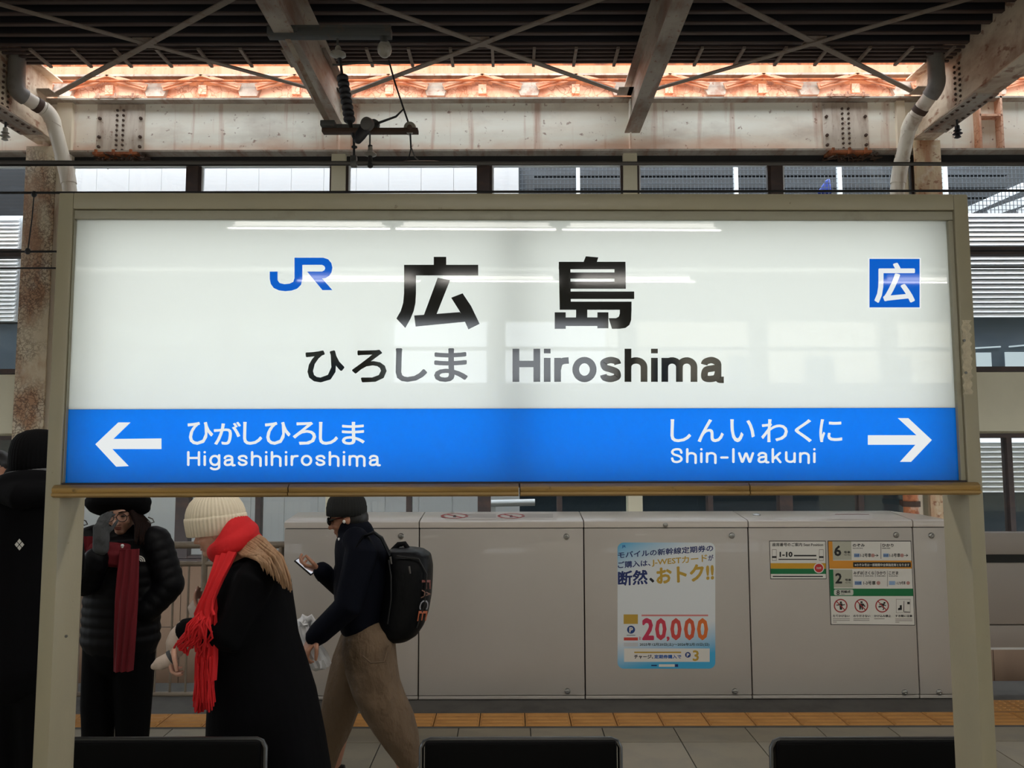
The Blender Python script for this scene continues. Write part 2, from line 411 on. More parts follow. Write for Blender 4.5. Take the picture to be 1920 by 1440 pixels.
def skeleton(ch, h):
    """centre lines of grotesque letters, cap height 1"""
    x = .745
    def arch(a, W, y0=.0): return [(a, .38)] + arc_((a + W) / 2, x - h - .20, (W - a) / 2, .20, 168, 0, 12) + [(W, y0)]
    if ch == 'H': W = .80; return W, [[(h, 0), (h, 1)], [(W - h, 0), (W - h, 1)], [(h, .54), (W - h, .54)]]
    if ch == 'I': return 2 * h, [[(h, 0), (h, 1)]]
    if ch == 'i': return 2 * h, [[(h, 0), (h, x - .02)], [(h, .86), (h, 1)]]
    if ch in '-–': return .55, [[(.02, .37), (.53, .37)]]
    if ch == 'r': W = .42; return W, [[(h, 0), (h, x - .02)], smooth_([(h, .36), (h + .05, .55), (h + .15, x - h - .02), (W, x - h)])]
    if ch == 'o': W = .70; return W, [arc_(W / 2, x / 2, W / 2 - h, x / 2 - h + .01, 0, 360, 32)]
    if ch == 'h': W = .66; return W, [[(h, 0), (h, 1)], arch(h, W - h)]
    if ch == 'n': W = .66; return W, [[(h, 0), (h, x - .02)], arch(h, W - h)]
    if ch == 'm': W = 1.04; return W, [[(h, 0), (h, x - .02)], arch(h, W / 2), arch(W / 2, W - h)]
    if ch == 'u': W = .66; return W, [[(W - h, 0), (W - h, x - .02)], [(h, x - .02)] + arc_(W / 2, h + .2, W / 2 - h, .2, 180, 348, 12) + [(W - h, .4)]]
    if ch == 's': W = .60; return W, [smooth_([(W - h * .95, .53), (W * .78, x - h - .03), (W / 2, x - h + .01), (W * .22, x - h - .04), (h, .545), (W * .25, .43), (W * .5, .38), (W * .77, .31), (W - h, .2), (W * .78, h + .04), (W / 2, h - .01), (W * .22, h + .03), (h * .95, .215)])]
    if ch == 'S': W = .72; return W, [smooth_([(W - h * 1.1, .70), (W * .78, .97 - h), (W / 2, 1.01 - h), (W * .22, .96 - h), (h, .735), (W * .25, .585), (W * .5, .52), (W * .77, .43), (W - h, .27), (W * .78, h + .06), (W / 2, h - .01), (W * .2, h + .05), (h * .95, .31)])]
    if ch == 'a':
        W = .66; s_ = W - h - .07
        return W, [smooth_([(h * .95, .52), (W * .2, x - h - .04), (W * .46, x - h + .01), (s_ - .04, x - h - .05), (s_, .52)]) + [(s_, .14)] + smooth_([(s_, .14), (s_ + .03, h * .7), (W, h * .62)]),
                   smooth_([(s_, .43), (W * .5, .405), (W * .22, .36), (h, .2), (W * .2, h + .01), (W * .42, h - .01), (s_ - .06, .13), (s_, .27)])]
    if ch == 'g': W = .68; return W, [arc_(W / 2, x / 2, W / 2 - h, x / 2 - h + .01, 0, 360, 28), [(W - h, x - .02), (W - h, -.04)] + arc_(W / 2, -.06, W / 2 - h, .2 - h * .4, 0, -150, 12)]
    if ch == 'k': W = .62; return W, [[(h, 0), (h, 1)], [(h * 1.2, .25), (W - h * .9, x - .02)], [(.27, .42), (W - h * .6, 0)]]
    if ch == 'w': W = 1.0; return W, [[(h * .8, x - .02), (.27, .02)], [(.27, .02), (.5, x - .04)], [(.5, x - .04), (.73, .02)], [(.73, .02), (W - h * .8, x - .02)]]
    return .3, []
def stroke_text(mb, pl, text, x0, x1, ycap, ybase, weight, gap, off, rounded_=False):
    h = weight / 2; cur = 0; items = []
    for ch in text:
        W_, ps = skeleton(ch, h); items.append((cur, ps)); cur += W_ + gap
    tot = cur - gap; q = 0
    def put(x, y): return pl.pt(*pl.hit(x0 + (x1 - x0) * x / tot, ybase + (ycap - ybase) * y), off + q * 4e-6)
    for ox, ps in items:
        for p in ps:
            q += 1; L_, R_ = [], []; p = list(p); n = len(p)
            if rounded_ and n == 2:
                (ax_, ay_), (bx_, by_) = p; l0 = math.hypot(bx_ - ax_, by_ - ay_) or 1; e = min(h * .9, l0 * .45)
                p = [(ax_ + (bx_ - ax_) / l0 * e, ay_ + (by_ - ay_) / l0 * e), (bx_ - (bx_ - ax_) / l0 * e, by_ - (by_ - ay_) / l0 * e)]
            closed = n > 20 and (p[0][0] - p[-1][0]) ** 2 + (p[0][1] - p[-1][1]) ** 2 < 1e-6
            for i in range(n):
                a = p[i - 1] if i else (p[-2] if closed else p[0]); c = p[i + 1] if i < n - 1 else (p[1] if closed else p[-1])
                dx, dy = c[0] - a[0], c[1] - a[1]; l = math.hypot(dx, dy) or 1; nx, ny = -dy / l * h, dx / l * h
                L_.append((ox + p[i][0] + nx, p[i][1] + ny)); R_.append((ox + p[i][0] - nx, p[i][1] - ny))
            mb.add([put(*v) for v in L_] + [put(*v) for v in R_], [(i, i + 1, n + i + 1, n + i) for i in range(n - 1)])
            if False:
                pass
            if rounded_ and not closed:
                for e in (p[0], p[-1]): mb.add([put(ox + e[0] + h * math.cos(2 * PI * k / 12), e[1] + h * math.sin(2 * PI * k / 12)) for k in range(12)], [tuple(range(12))])
    return mb
def rect_px(mb, pl, x0, y0, x1, y1, off):
    return mb.poly(pl, [pl.hit(x0, y1), pl.hit(x1, y1), pl.hit(x1, y0), pl.hit(x0, y0)], off)
def disc_px(mb, pl, cx, cy, r, off, n=28, r2=None):
    if r2 is None:
        return mb.poly(pl, [pl.hit(cx + r * math.cos(2 * PI * i / n), cy - r * math.sin(2 * PI * i / n)) for i in range(n)], off)
    a = [pl.pt(*pl.hit(cx + r * math.cos(2 * PI * i / n), cy - r * math.sin(2 * PI * i / n)), off) for i in range(n)]
    b = [pl.pt(*pl.hit(cx + r2 * math.cos(2 * PI * i / n), cy - r2 * math.sin(2 * PI * i / n)), off) for i in range(n)]
    return mb.add(a + b, [(i, (i + 1) % n, n + (i + 1) % n, n + i) for i in range(n)])
def poly_px(mb, pl, pts, off): return mb.poly(pl, [pl.hit(*p) for p in pts], off)

# ================================================================ THE SETTING
YW = 9.0                                   # far station wall
BAY = 3.49
FX = [-5.56 + BAY * k for k in range(-2, 6)]       # frame lines (columns and posts)
YB = floor_y(1314) + 0.01                  # front of the platform barrier
YT0, YT1 = floor_y(1362), floor_y(1337)    # tactile strip
YEDGE = floor_y(1279)                      # platform edge

# ---- floor
floor = struct('floor', (0, 0, 0))
wb(-14, -3.2, -0.4, 14, YEDGE, -0.03).build('platform_slab', M['concrete'], floor)
wb(-14, -3.2, -0.03, 14, YT0 - 0.03, -0.006).build('joint_bed', M['grout'], floor)
wb(-14, YT0 - 0.03, -0.03, 14, YT0, 0.0).build('border_strip', M['kerb'], floor)
wb(-14, YT1, -0.03, 14, YEDGE, 0.0).build('edge_strip', M['kerb'], floor)
TS = 0.455
tile_m = MB().box(-TS / 2 + .0035, -TS / 2 + .0035, -.012, TS / 2 - .0035, TS / 2 - .0035, 0)
t_a = tile_m.build('tile', M['tile'], floor, smooth=False); t_b = tile_m.build('tile', M['tile_b'], floor, smooth=False)
x_seam = xat(994.7, floor_y(1370), 1370)
y_top = YT0 - 0.03
y_first = floor_y(1392)                    # first cross joint below the strip
n_t = 0
for r in range(6):
    yc = (y_first + TS / 2 + 0.0) - r * TS if r else (y_top + y_first) / 2
    for k in range(-10, 11):
        src = t_a if (r * 7 + k * 3) % 5 else t_b
        xc = x_seam + TS * (k + .5)
        if abs(xc) > 4.4: continue
        if r == 0:
            sc = (y_top - y_first) / TS
            c = link_copy(src, 'tile', floor, (xc, yc, 0)); c.scale = (1, sc, 1)
        else:
            link_copy(src, 'tile', floor, (xc, yc - 0.0 if r else yc, 0))
bpy.data.objects.remove(t_a); bpy.data.objects.remove(t_b)
wb(-14, -3.2, -.012, 14, y_first - TS * 5.02, -0.001).build('floor_margin', M['tile'], floor)
for sx in (-1, 1): wb(min(sx * 4.4, sx * 14), y_first - TS * 5.02, -.012, max(sx * 4.4, sx * 14), y_top, -0.002).build('floor_margin', M['tile'], floor)
# tactile tiles, four bars each
TP = xat(1205 / 2.667 + 780, YT1, 1337) - xat(985 / 2.667 + 780, YT1, 1337)
TD = YT1 - YT0
b = MB().box(-TP / 2 + .003, .003, -.02, TP / 2 - .003, TD - .003, .0)
for j in range(4):
    yc = TD * (j + .5) / 4; w = TD * .085
    b.hexa([(-TP * .45, yc - w, 0), (TP * .45, yc - w, 0), (TP * .45, yc + w, 0), (-TP * .45, yc + w, 0),
            (-TP * .44, yc - w * .6, .005), (TP * .44, yc - w * .6, .005), (TP * .44, yc + w * .6, .005), (-TP * .44, yc + w * .6, .005)])
tt = b.build('tactile_tile', M['tactile'], floor, smooth=False)
x_t = xat(983.5 / 2.667 + 780, YT1, 1337)
for k in range(-16, 17):
    link_copy(tt, 'tactile_tile', floor, (x_t + TP * (k + .5), YT0, 0.001))
bpy.data.objects.remove(tt)
# dotted tactile tiles in the boarding gap at the right end of the barrier
b = MB().box(-TP / 2 + .003, .003, -.02, TP / 2 - .003, TD * .92, .002)
for i in range(5):
    for j in range(5):
        b.lathe([(.012, .002), (.009, .007)], (-TP * .4 + TP * .2 * i, TD * (.1 + .18 * j), 0), n=6)
td = b.build('dotted_tactile_tile', M['tactile'], floor, smooth=False)
xg = xat(1838, YT1, 1330)
for k in range(5): link_copy(td, 'dotted_tactile_tile', floor, (xg + TP * (k + .5), YT1 + .005, 0.001))
bpy.data.objects.remove(td)

tb = struct('ground', (0, 0, -1.25))
wb(-48, YEDGE, -1.4, 48, 24, -1.2).build('track_bed', M['ballast'], tb)
for y in (6.75, 8.0): MB().box(-16, y - .035, -1.2, 16, y + .035, -1.06).build('track_rail', M['steel_dark'], tb)

# ---- far station wall
wall = struct('wall_back', (0, YW, -1.2))
zs0, zs1 = zat(820, YW), zat(700, YW)      # beige spandrel
zd1 = zat(1058, YW)                        # top of brown dado
zb0 = zat(1268, YW)
xa, xb = FX[0] - .5, FX[-1] + .5
for k in range(len(FX) - 1):
    x0, x1 = FX[k], FX[k + 1]
    for h in range(2):
        u0, u1 = x0 + BAY / 2 * h, x0 + BAY / 2 * (h + 1)
        wb(u0 + .003, YW, zs0, u1 - .003, YW + .12, zs1).build('wall_panel', M['spandrel'], wall, smooth=False)
    nb = 6
    for j in range(nb):
        u0, u1 = x0 + BAY * j / nb, x0 + BAY * (j + 1) / nb
        for (za, zc) in ((zat(1175, YW) + .004, zd1), (zb0 - .3, zat(1175, YW) - .004)):
            wb(u0 + .004, YW + .02, za, u1 - .004, YW + .1, zc).build('dado_board', M['dado'], wall, smooth=False)
wb(xa, YW + .03, -1.25, xb, YW + .12, zd1).build('dado_backing', M['dark_edge'], wall)
wb(xa, YW - .03, zd1, xb, YW + .14, zat(1046, YW)).build('sill', M['frame_brown'], wall)
wb(xa, YW + .03, zat(308, YW), xb, YW + .08, zat(283, YW)).build('head_recess', M['black'], wall)

def post_px(x, half, z0, z1, y0, y1, mat, name='post'):
    wb(x - half, y0, z0, x + half, y1, z1).build(name, mat, wall)
zU0, zUt0, zUt1, zU1 = zat(690, YW), zat(480, YW), zat(466, YW), zat(309, YW)
zL0, zL1 = zat(1045, YW), zat(823, YW)
wn_i = 0
for k in range(len(FX)):
    if k not in (2, 5): post_px(FX[k], .082, zb0, zat(283, YW), YW - .05, YW + .13, M['spandrel'])
for k in range(len(FX) - 1):
    x0, x1 = FX[k], FX[k + 1]
    if x0 > 7.4 or x1 < -7.4: continue
    for h in range(2):
        u0, u1 = x0 + BAY / 2 * h, x0 + BAY / 2 * (h + 1)
        i0 = .082 if h == 0 else .0; i1 = .082 if h == 1 else .0
        # upper window
        wn_i += 1
        w = struct('window_%d' % wn_i, ((u0 + u1) / 2, YW, zU0))
        fb = MB()
        m0 = u0 + (i0 or .062); m1 = u1 - (i1 or .062)
        if h == 0: fb.box(u1 - .062, YW - .03, zU0 - .06, u1 + .062, YW + .09, zU1)
        fb.box(u0 + i0, YW - .04, zU0 - .055, u1 - i1, YW + .1, zU0)
        fb.box(u0 + i0, YW - .03, zUt0, u1 - i1, YW + .09, zUt1)
        fb.box(m0, YW, zU0, m0 + .03, YW + .06, zU1); fb.box(m1 - .03, YW, zU0, m1, YW + .06, zU1)
        fb.build('window_frame', M['frame_brown'], w, smooth=False)
        wf = MB().box(m0 + .0, YW + .0, zU1 - .014, m1, YW + .06, zU1 + .01)
        wf.box(m0 + .03, YW + .01, zUt1, m0 + .05, YW + .05, zU1)
        wf.build('inner_frame', M['frame_white'], w, smooth=False)
        wb(m0 + .03, YW + .028, zU0, m1 - .03, YW + .032, zUt0).build('pane', M['glass'], w, smooth=False)
        wb(m0 + .03, YW + .028, zUt1, m1 - .03, YW + .032, zU1 - .014).build('pane', M['glass'], w, smooth=False)
        # lower window, two lights
        wn_i += 1
        w = struct('window_%d' % wn_i, ((u0 + u1) / 2, YW, zL0))
        um = (u0 + u1) / 2
        fb = MB()
        if h == 0: fb.box(u1 - .075, YW - .03, zL0, u1 + .075, YW + .09, zL1)
        fb.box(um - .03, YW - .02, zL0, um + .03, YW + .09, zL1)
        fb.box(u0 + i0, YW - .03, zL1 - .0, u1 - i1, YW + .1, zL1 + .05)
        fb.box(u0 + i0, YW - .02, zL0, u1 - i1, YW + .09, zL0 + .03)
        fb.build('window_frame', M['frame_brown'], w, smooth=False)
        for (a, c) in ((u0 + max(i0, .07), um - .03), (um + .03, u1 - max(i1, .07))):
            wb(a, YW + .028, zL0 + .03, c, YW + .032, zL1).build('pane', M['glass'], w, smooth=False)

# ---- girder along the wall
gz0, gz1 = zat(283, YW - .13), zat(182, YW - .13)
gird = struct('beam_girder', (0, YW, gz0), 'long beige steel girder with rust stains above the far windows', 'beam')
g = MB().box(xa, YW - .012, gz0 + .01, xb, YW + .012, gz1 - .01)
g.build('web', M['girder'], gird)
wb(xa, YW - .13, gz0, xb, YW + .13, gz0 + .022).build('lower_flange', M['beam'], gird)
wb(xa, YW - .13, gz1 - .022, xb, YW + .13, gz1).build('upper_flange', M['beam'], gird)
def bolt(mb, c, ax, r=.016, h=.018): mb.lathe([(r, 0), (r, h * .7), (r * .6, h)], c, ax, n=6)
for (p0, p1) in ((184, 273), (1541, 1626)):
    x0, x1 = xat(p0, YW, 230), xat(p1, YW, 230); xm = (x0 + x1) / 2
    sp = MB().box(x0, YW - .03, gz0 + .03, x1, YW - .012, gz1 - .03).build('splice_plate', paint('splice_plate_paint', (206, 192, 176), .65, [((150, 120, 100), (10, 10, 2), .48, .66, .6), (RUST, 18, .62, .7, .6)]), gird, bevel=.003)
    bb = MB()
    for i in range(9):
        z = gz0 + .06 + (gz1 - gz0 - .17) * i / 8
        for dx in (-.04, .035): bolt(bb, (xm + dx, YW - .03, z), (0, -1, 0))
    for dz in (.1, .22, .45):
        for sx in (x0 + .04, x1 - .04): bolt(bb, (sx, YW - .03, gz0 + dz), (0, -1, 0), .02, .03)
    bb.build('bolting', M['clamp'], sp)
    for zz, dy in ((gz1, .0), (gz0 - .03, .0)):
        pb = MB().box(x0 + .02, YW - .135, zz, x1 - .02, YW + .13, zz + .03)
        for i in range(3): pb.box(x0 + .05 + (x1 - x0 - .16) * i / 2, YW - .15, zz - .01, x0 + .08 + (x1 - x0 - .16) * i / 2, YW - .1, zz + .055)
        pb.build('flange_plate', M['rustplate'] if zz < gz0 else M['rustpaint'], gird)
    # clumped dirt and twigs hanging below the splice
    db = MB(); rr = random.Random(p0)
    for i in range(60):
        c = V((x0 + rr.random() * (x1 - x0 + .08), YW - .12 + rr.random() * .2, gz0 - .035 - rr.random() * .05))
        d = V((rr.uniform(-1, 1), rr.uniform(-1, 1), rr.uniform(-.5, .3))).normalized() * rr.uniform(.03, .08)
        db.bar(c - d, c + d, .012, .012)
    db.build('twig_clump', M['clamp'], gird, smooth=False, kind='stuff')
# stiffeners on the girder
for x in FX:
    wb(x - .008, YW - .125, gz0 + .02, x + .008, YW, gz1 - .02).build('stiffener', M['girder'], gird)
xs0, xs1 = xat(1858, YW), xat(1900, YW)
sb = MB()
for x in (xs0, xs1): sb.box(x - .012, YW - .13, gz0 + .02, x + .012, YW, gz1 + .1)
sb.box(xs0, YW - .13, zat(224, YW), xs1, YW, zat(228, YW)); sb.build('stiffener', M['rustpaint'], gird)

# ---- sunlit upper framing behind the girder
YC = 9.5
up = struct('beam_upper_frame', (0, YC, zat(182, YC)), 'peeling pink and rust framing in the sunlit gap above the girder', 'beam')
wb(xa, YC, zat(143, YC), xb, YC + .06, zat(123, YC)).build('upper_chord', M['plainchord'], up)
wb(xa, YC - .05, zat(143, YC) - .012, xb, YC + .06, zat(141, YC)).build('chord_flange', M['beam'], up)
wb(xa, YC + .05, zat(186, YC) - .1, xb, YC + .11, zat(157, YC)).build('lower_chord', M['rustpaint'], up)
wb(xa, YC + .32, zat(186, YC), xb, YC + .34, zat(120, YC) + .75).build('rusted_backing_sunblock', M['rustplate'], up)  # top raised out of view to keep sun off the white building
per = xat(995, YC) - xat(813, YC); xg0 = xat(813, YC)
for k in range(-6, 8):
    xc = xg0 + per * k
    if abs(xc) > 7.2: continue
    gz = zat(180, YC); gt = zat(153, YC)
    MB().hexa([(xc - .11, YC - .02, gz), (xc + .11, YC - .02, gz), (xc + .11, YC + .05, gz), (xc - .11, YC + .05, gz),
               (xc - .17, YC + .02, gt), (xc + .17, YC + .02, gt), (xc + .17, YC + .05, gt), (xc - .17, YC + .05, gt)]).build('gusset', M['beam'], up)
    for sx in (-1, 1):
        MB().bar((xc + sx * .12, YC - .03, zat(166, YC)), (xc + sx * .62, YC - .03, zat(143, YC)), .02, .075, up=(0, -1, 0)).obox((xc + sx * .3, YC - .035, zat(157, YC)), (sx * .2, 0, .055), (0, .01, 0), (-sx * .015, 0, .04)).build('diagonal', M['plainchord'], up)
    wb(xc + per / 2 - .05, YC, zat(175, YC), xc + per / 2 + .05, YC + .06, zat(158, YC)).build('cleat', M['rustpaint'], up)
MB().tube([(xa, YC - .1, zat(157, YC)), (xb, YC - .1, zat(157, YC))], .016, 8).build('conduit', M['rustplate'], up)
MB().box(xa, YW - .02, gz1, xb, YW + .6, gz1 + .01).build('ledge', M['rustpaint'], up)

# ---- columns under the main beams
for (p0, p1, e0, e1, zt, nm) in ((35, 92, 92, 107, 282, 'l'), (1716, 1765, 1690, 1712, 275, 'r')):
    x0, x1 = xat(p0, YW - .15, 600), xat(p1, YW - .15, 600)
    if nm == 'r': x0, x1 = xat(1718, YW - .15, 400), xat(1768, YW - .15, 400)
    else: x0, x1 = xat(37, YW - .15, 560), xat(94, YW - .15, 560)
    co = struct('column', ((x0 + x1) / 2, YW, -1.2), ('cracked rusty column on the left under the main beam' if nm == 'l' else 'rusty column on the right beside the drain pipe'), 'column')
    wb(x0, YW - .17, -1.25, x1, YW - .145, zat(zt, YW)).build('front_flange', M['column' if nm == 'l' else 'column_r'], co, bevel=.004)
    wb((x0 + x1) / 2 - .012, YW - .145, -1.25, (x0 + x1) / 2 + .012, YW + .1, zat(zt, YW)).build('web', M['column_edge'], co)
    wb(x0, YW + .1, -1.25, x1, YW + .13, zat(zt, YW)).build('rear_flange', M['column_edge'], co)
    if nm == 'l': wb(x1 - .08, YW - .06, -1.2, x1 + .105, YW + .06, zat(182, YW)).build('lit_column_strip', M['column_edge'], co)  # inner part of the column, warm light put into its colour
    else: wb(x0 - .13, YW - .06, -1.2, x0 - .03, YW + .06, zat(182, YW)).build('lit_column_strip', M['column_edge'], co)

# ---- roof: ribbed deck, beams towards the platform, bracing
ZR = 6.08
ceil = struct('ceiling', (0, 0, ZR))
prof = []; y = 7.95; pitch = .196
while y > -6.4:
    prof += [(y, ZR + .02), (y - .055, ZR + .02), (y - .075, ZR + .16), (y - pitch + .02, ZR + .16)]; y -= pitch
for k in range(len(FX) - 1):
    x0, x1 = FX[k], FX[k + 1]; vs = []; fs = []
    for (yy, zz) in prof: vs += [(x0, yy, zz), (x1 - .004, yy, zz)]
    for i in range(len(prof) - 1): fs.append((2 * i, 2 * i + 1, 2 * i + 3, 2 * i + 2))
    MB().add(vs, fs).build('roof_sheet', M['deck'], ceil, smooth=False)
yy = 7.95; i = 0
while yy > 3.5:
    wb(xa, yy - .055, ZR + .004, xb, yy - .006, ZR + .018).build('roof_rib', M['rib'], ceil, smooth=False); yy -= pitch  # strips put the lit tone on the rib undersides
wb(xa, -6.5, ZR + .17, xb, 8.42, ZR + .2).build('roof_top', M['deck'], ceil)
wb(xa, 8.34, ZR + .05, xb, 8.42, ZR + .2).build('roof_edge', M['deck'], ceil)
gg = struct('trim_roof_edge', (0, 8.1, ZR - .02), 'rusty slatted gutter grille along the edge of the dark roof', 'grille')
for j in range(5):
    yg = 7.99 + .078 * j; wb(xa, yg - .012, ZR - .01, xb, yg + .012, ZR + .012).build('grille_bar', M['rib'], gg, smooth=False)
k = 0; xx = xat(115, 8.1) - .45 * 3
while xx < 7.4:
    wb(xx - .016, 7.95, ZR - .035, xx + .016, 8.34, ZR - .01).build('grille_strut', M['brace'], gg, smooth=False); xx += .452

def ibeam(o, x, y0, y1, z0, z1, fw, web, mat):
    wb(x - web / 2, y0, z0 + .015, x + web / 2, y1, z1 - .015).build('web', mat, o)
    wb(x - fw / 2, y0, z0, x + fw / 2, y1, z0 + .016).build('lower_flange', mat, o)
    wb(x - fw / 2, y0, z1 - .016, x + fw / 2, y1, z1).build('upper_flange', mat, o)
zb_ = zat(250, YW - .1)
for idx, k in enumerate((3, 4)):
    bo = struct('roof_beam', (FX[k], 3, zb_), ('cream roof beam with the insulators hanging from it' if idx == 0 else 'cream roof beam to the right of the insulators'), 'beam')
    ibeam(bo, FX[k] + .02, -6.3, YW - .1, zb_, ZR, .18, .014, M['beam'])
zm0, zm1 = zat(270, YW), zat(152, YW)
for idx, (k, pb) in enumerate(((2, 18), (5, 1800))):
    xk = FX[k] + (.0 if idx == 0 else .0)
    bo = struct('roof_beam', (xk, 3, zm0), ('deep main roof beam at the left edge with rows of bolts' if idx == 0 else 'deep main roof beam at the right edge with rows of bolts'), 'beam')
    ibeam(bo, xk, -6.3, YW - .02, zm0, zm1, .27, .02, M['mainbeam'])
    sgn = 1 if idx == 0 else -1
    fx = xk + sgn * .01
    bb = MB(); yb = 8.1
    for i in range(8):
        for dy in (0, .09): bolt(bb, (fx, yb + dy, zm0 + .1 + .062 * i), (sgn, 0, 0), .016)
    for i in range(9):
        for dx in (-.09, .09): bolt(bb, (xk + dx, yb - .35 + .1 * i, zm0), (0, 0, -1), .02, .03)
    bb.build('bolting', M['clamp'], bo)
    MB().box(xk - .13, yb - .42, zm0 - .018, xk + .13, yb + .55, zm0).build('splice_plate', M['beam'], bo)
zbr = 5.98
for k in range(2, 5):
    br = struct('roof_brace', ((FX[k] + FX[k + 1]) / 2, 7.7, zbr), 'flat crossed steel brace under the roof between beams, %s' % {2: 'left bay', 3: 'middle bay', 4: 'right bay'}[k], 'brace')
    a0, a1 = FX[k] + .12, FX[k + 1] - .12
    MB().bar((a0, 8.86, zbr), (a1, 6.6, zbr), .065, .012).build('brace_bar', M['brace'], br)
    MB().bar((a0, 6.6, zbr + .013), (a1, 8.86, zbr + .013), .065, .012).build('brace_bar', M['brace'], br)
    MB().box((a0 + a1) / 2 - .1, 7.63, zbr + .02, (a0 + a1) / 2 + .1, 7.83, zbr + .03).build('brace_plate', M['brace'], br)
    for x, y in ((a0 - .06, 8.84), (a1 + .06, 8.84)): MB().box(x - .1, y - .16, zbr - .012, x + .1, y + .05, zbr - .004).build('gusset', M['beam'], br)

# ---- the station carries on to both sides, beyond the frame
for (u0, u1) in ((-48, xa), (xb, 48)):
    wb(u0, -6.5, ZR + .02, u1, 8.42, ZR + .2).build('roof_sheet', M['deck'], ceil, smooth=False)
    wb(u0, YW, -1.25, u1, YW + .12, gz1).build('wall_panel', M['spandrel'], wall, smooth=False)
for (u0, u1) in ((-48, -14), (14, 48)): wb(u0, -3.2, -.4, u1, YEDGE, 0).build('platform_slab', M['concrete'], floor)

# ---- buildings seen through the windows
YO = 12.0
bw = thing('building', 'white panel clad building beyond the windows left of centre', 'building', (-3.8, YO + 1, -1.4))
xw0, xw1 = xat(34, YO), xat(974, YO)
pw = (xw1 - xw0) / 15
for k in range(15):
    for (z0, z1) in ((-1.35, 3.2), (3.208, 7.2)):
        wb(xw0 + pw * k + .0025, YO, z0, xw0 + pw * (k + 1) - .0025, YO + .05, z1).build('cladding_panel', M['white_panel'], bw, smooth=False)
wb(xw0, YO + .03, -1.4, xw1, YO + 2.4, 7.2).build('body', M['white_gap'], bw)
wb(xw1 - .16, YO - .03, -1.35, xw1, YO + .05, 7.2).build('corner_trim', M['white_panel'], bw)

bd = thing('building', 'dark annex with mesh screen and pale louvres beyond the right-hand windows', 'building', (5, YO + 2.5, -1.4))
wb(xw1 + .0, YO + 2.0, -1.4, 12.5, YO + 2.3, 7.2).build('rear_wall', M['slate_dk'], bd)
zm_a, zm_b = zat(399, YO), zat(306, YO) + .25
ms = MB()
x = xw1 + .06
while x < 10.8: ms.box(x - .004, YO + .15, zm_a, x + .004, YO + .158, zm_b); x += .062
z = zm_a
while z < zm_b: ms.box(xw1 + .02, YO + .142, z - .004, 10.8, YO + .15, z + .004); z += .075
ms.build('wire_mesh', M['mesh'], bd, smooth=False, kind='stuff')
for p in (1090, 1205, 1398, 1600, 1806, 1985):
    x = xat(p, YO); wb(x - .03, YO + .1, zm_a - .05, x + .03, YO + .17, zm_b).build('fence_post', M['louvre'], bd, smooth=False)
wb(xw1 + .0, YO + .1, zm_b, 10.8, YO + .17, zm_b + .05).build('top_rail', M['louvre'], bd)
for (pa, pb) in ((597, 400), (925, 823)):
    z0, z1 = zat(pa, YO), zat(pb, YO); ls = MB(); n = max(6, round((z1 - z0) / .078))
    for i in range(n):
        za = z0 + (z1 - z0) * i / n; h = (z1 - z0) / n
        ls.hexa([(xw1 + .02, YO - .02, za), (10.8, YO - .02, za), (10.8, YO + .02, za), (xw1 + .02, YO + .02, za),
                 (xw1 + .02, YO + .045, za + h * .92), (10.8, YO + .045, za + h * .92), (10.8, YO + .06, za + h * .92), (xw1 + .02, YO + .06, za + h * .92)])
    ls.build('louvre_slats', M['louvre'], bd, smooth=False, kind='stuff')
    wb(xw1 + .02, YO + .07, z0, 10.8, YO + .09, z1).build('louvre_backing', M['slate'], bd)
wb(xw1 + .01, YO + .1, zat(695, YO), 10.8, YO + .14, zat(597, YO)).build('tinted_glazing', M['slate'], bd)
wb(xw1 + .01, YO + .1, -1.4, 10.8, YO + .14, zat(925, YO)).build('tinted_glazing', M['slate'], bd)
for (p0, q0, p1, q1) in ((1800, 402, 1990, 318), (1850, 402, 2010, 345), (1905, 402, 2030, 352)):
    MB().bar(at(p0, q0, YO + .9), at(p1, q1, YO + .9), .1, .13).build('stair_stringer', M['louvre'], bd, smooth=False)
for z_, s_ in ((330, .05), (352, .03), (372, .04)):
    wb(xw1 + .3, YO + 1.6, zat(z_, YO + 1.6), 9, YO + 1.7, zat(z_, YO + 1.6) + s_).build('inner_beam', M['slate_dk'], bd, smooth=False)
LIT = emit('reflection_glow', (226, 240, 246), .8, gloss=False)  # glow stands in for lamps and windows mirrored in the dark glazing
for (a, b_, c, d) in ((1832, 661, 1858, 690), (1886, 660, 1922, 689), (1940, 660, 1980, 690)): 
    q0, q1 = at(a, d, YO + .08), at(c, b_, YO + .08); wb(q0.x, YO + .075, q0.z, q1.x, YO + .095, q1.z).build('window_reflection', LIT, bd, smooth=False)
for (a, b_, c, d) in ((1822, 653, 1876, 650), (1892, 650, 1925, 647)): MB().tube([at(a, b_, YO + .08), at(c, d, YO + .08)], .012, 6).build('lamp_reflection', LIT, bd)
tp = thing('tarpaulin', 'small blue tarpaulin bundled behind the mesh screen', 'tarpaulin', at(1545, 362, YO + .6))
MB().hexa([at(1530, 364, YO + .6), at(1560, 364, YO + .6), at(1560, 364, YO + .7), at(1530, 364, YO + .7), at(1548, 338, YO + .6), at(1556, 334, YO + .6), at(1556, 334, YO + .7), at(1548, 338, YO + .7)]).build('sheet', paint('blue_tarp', (34, 60, 150), .6), tp, voxel=.03, relax=2)

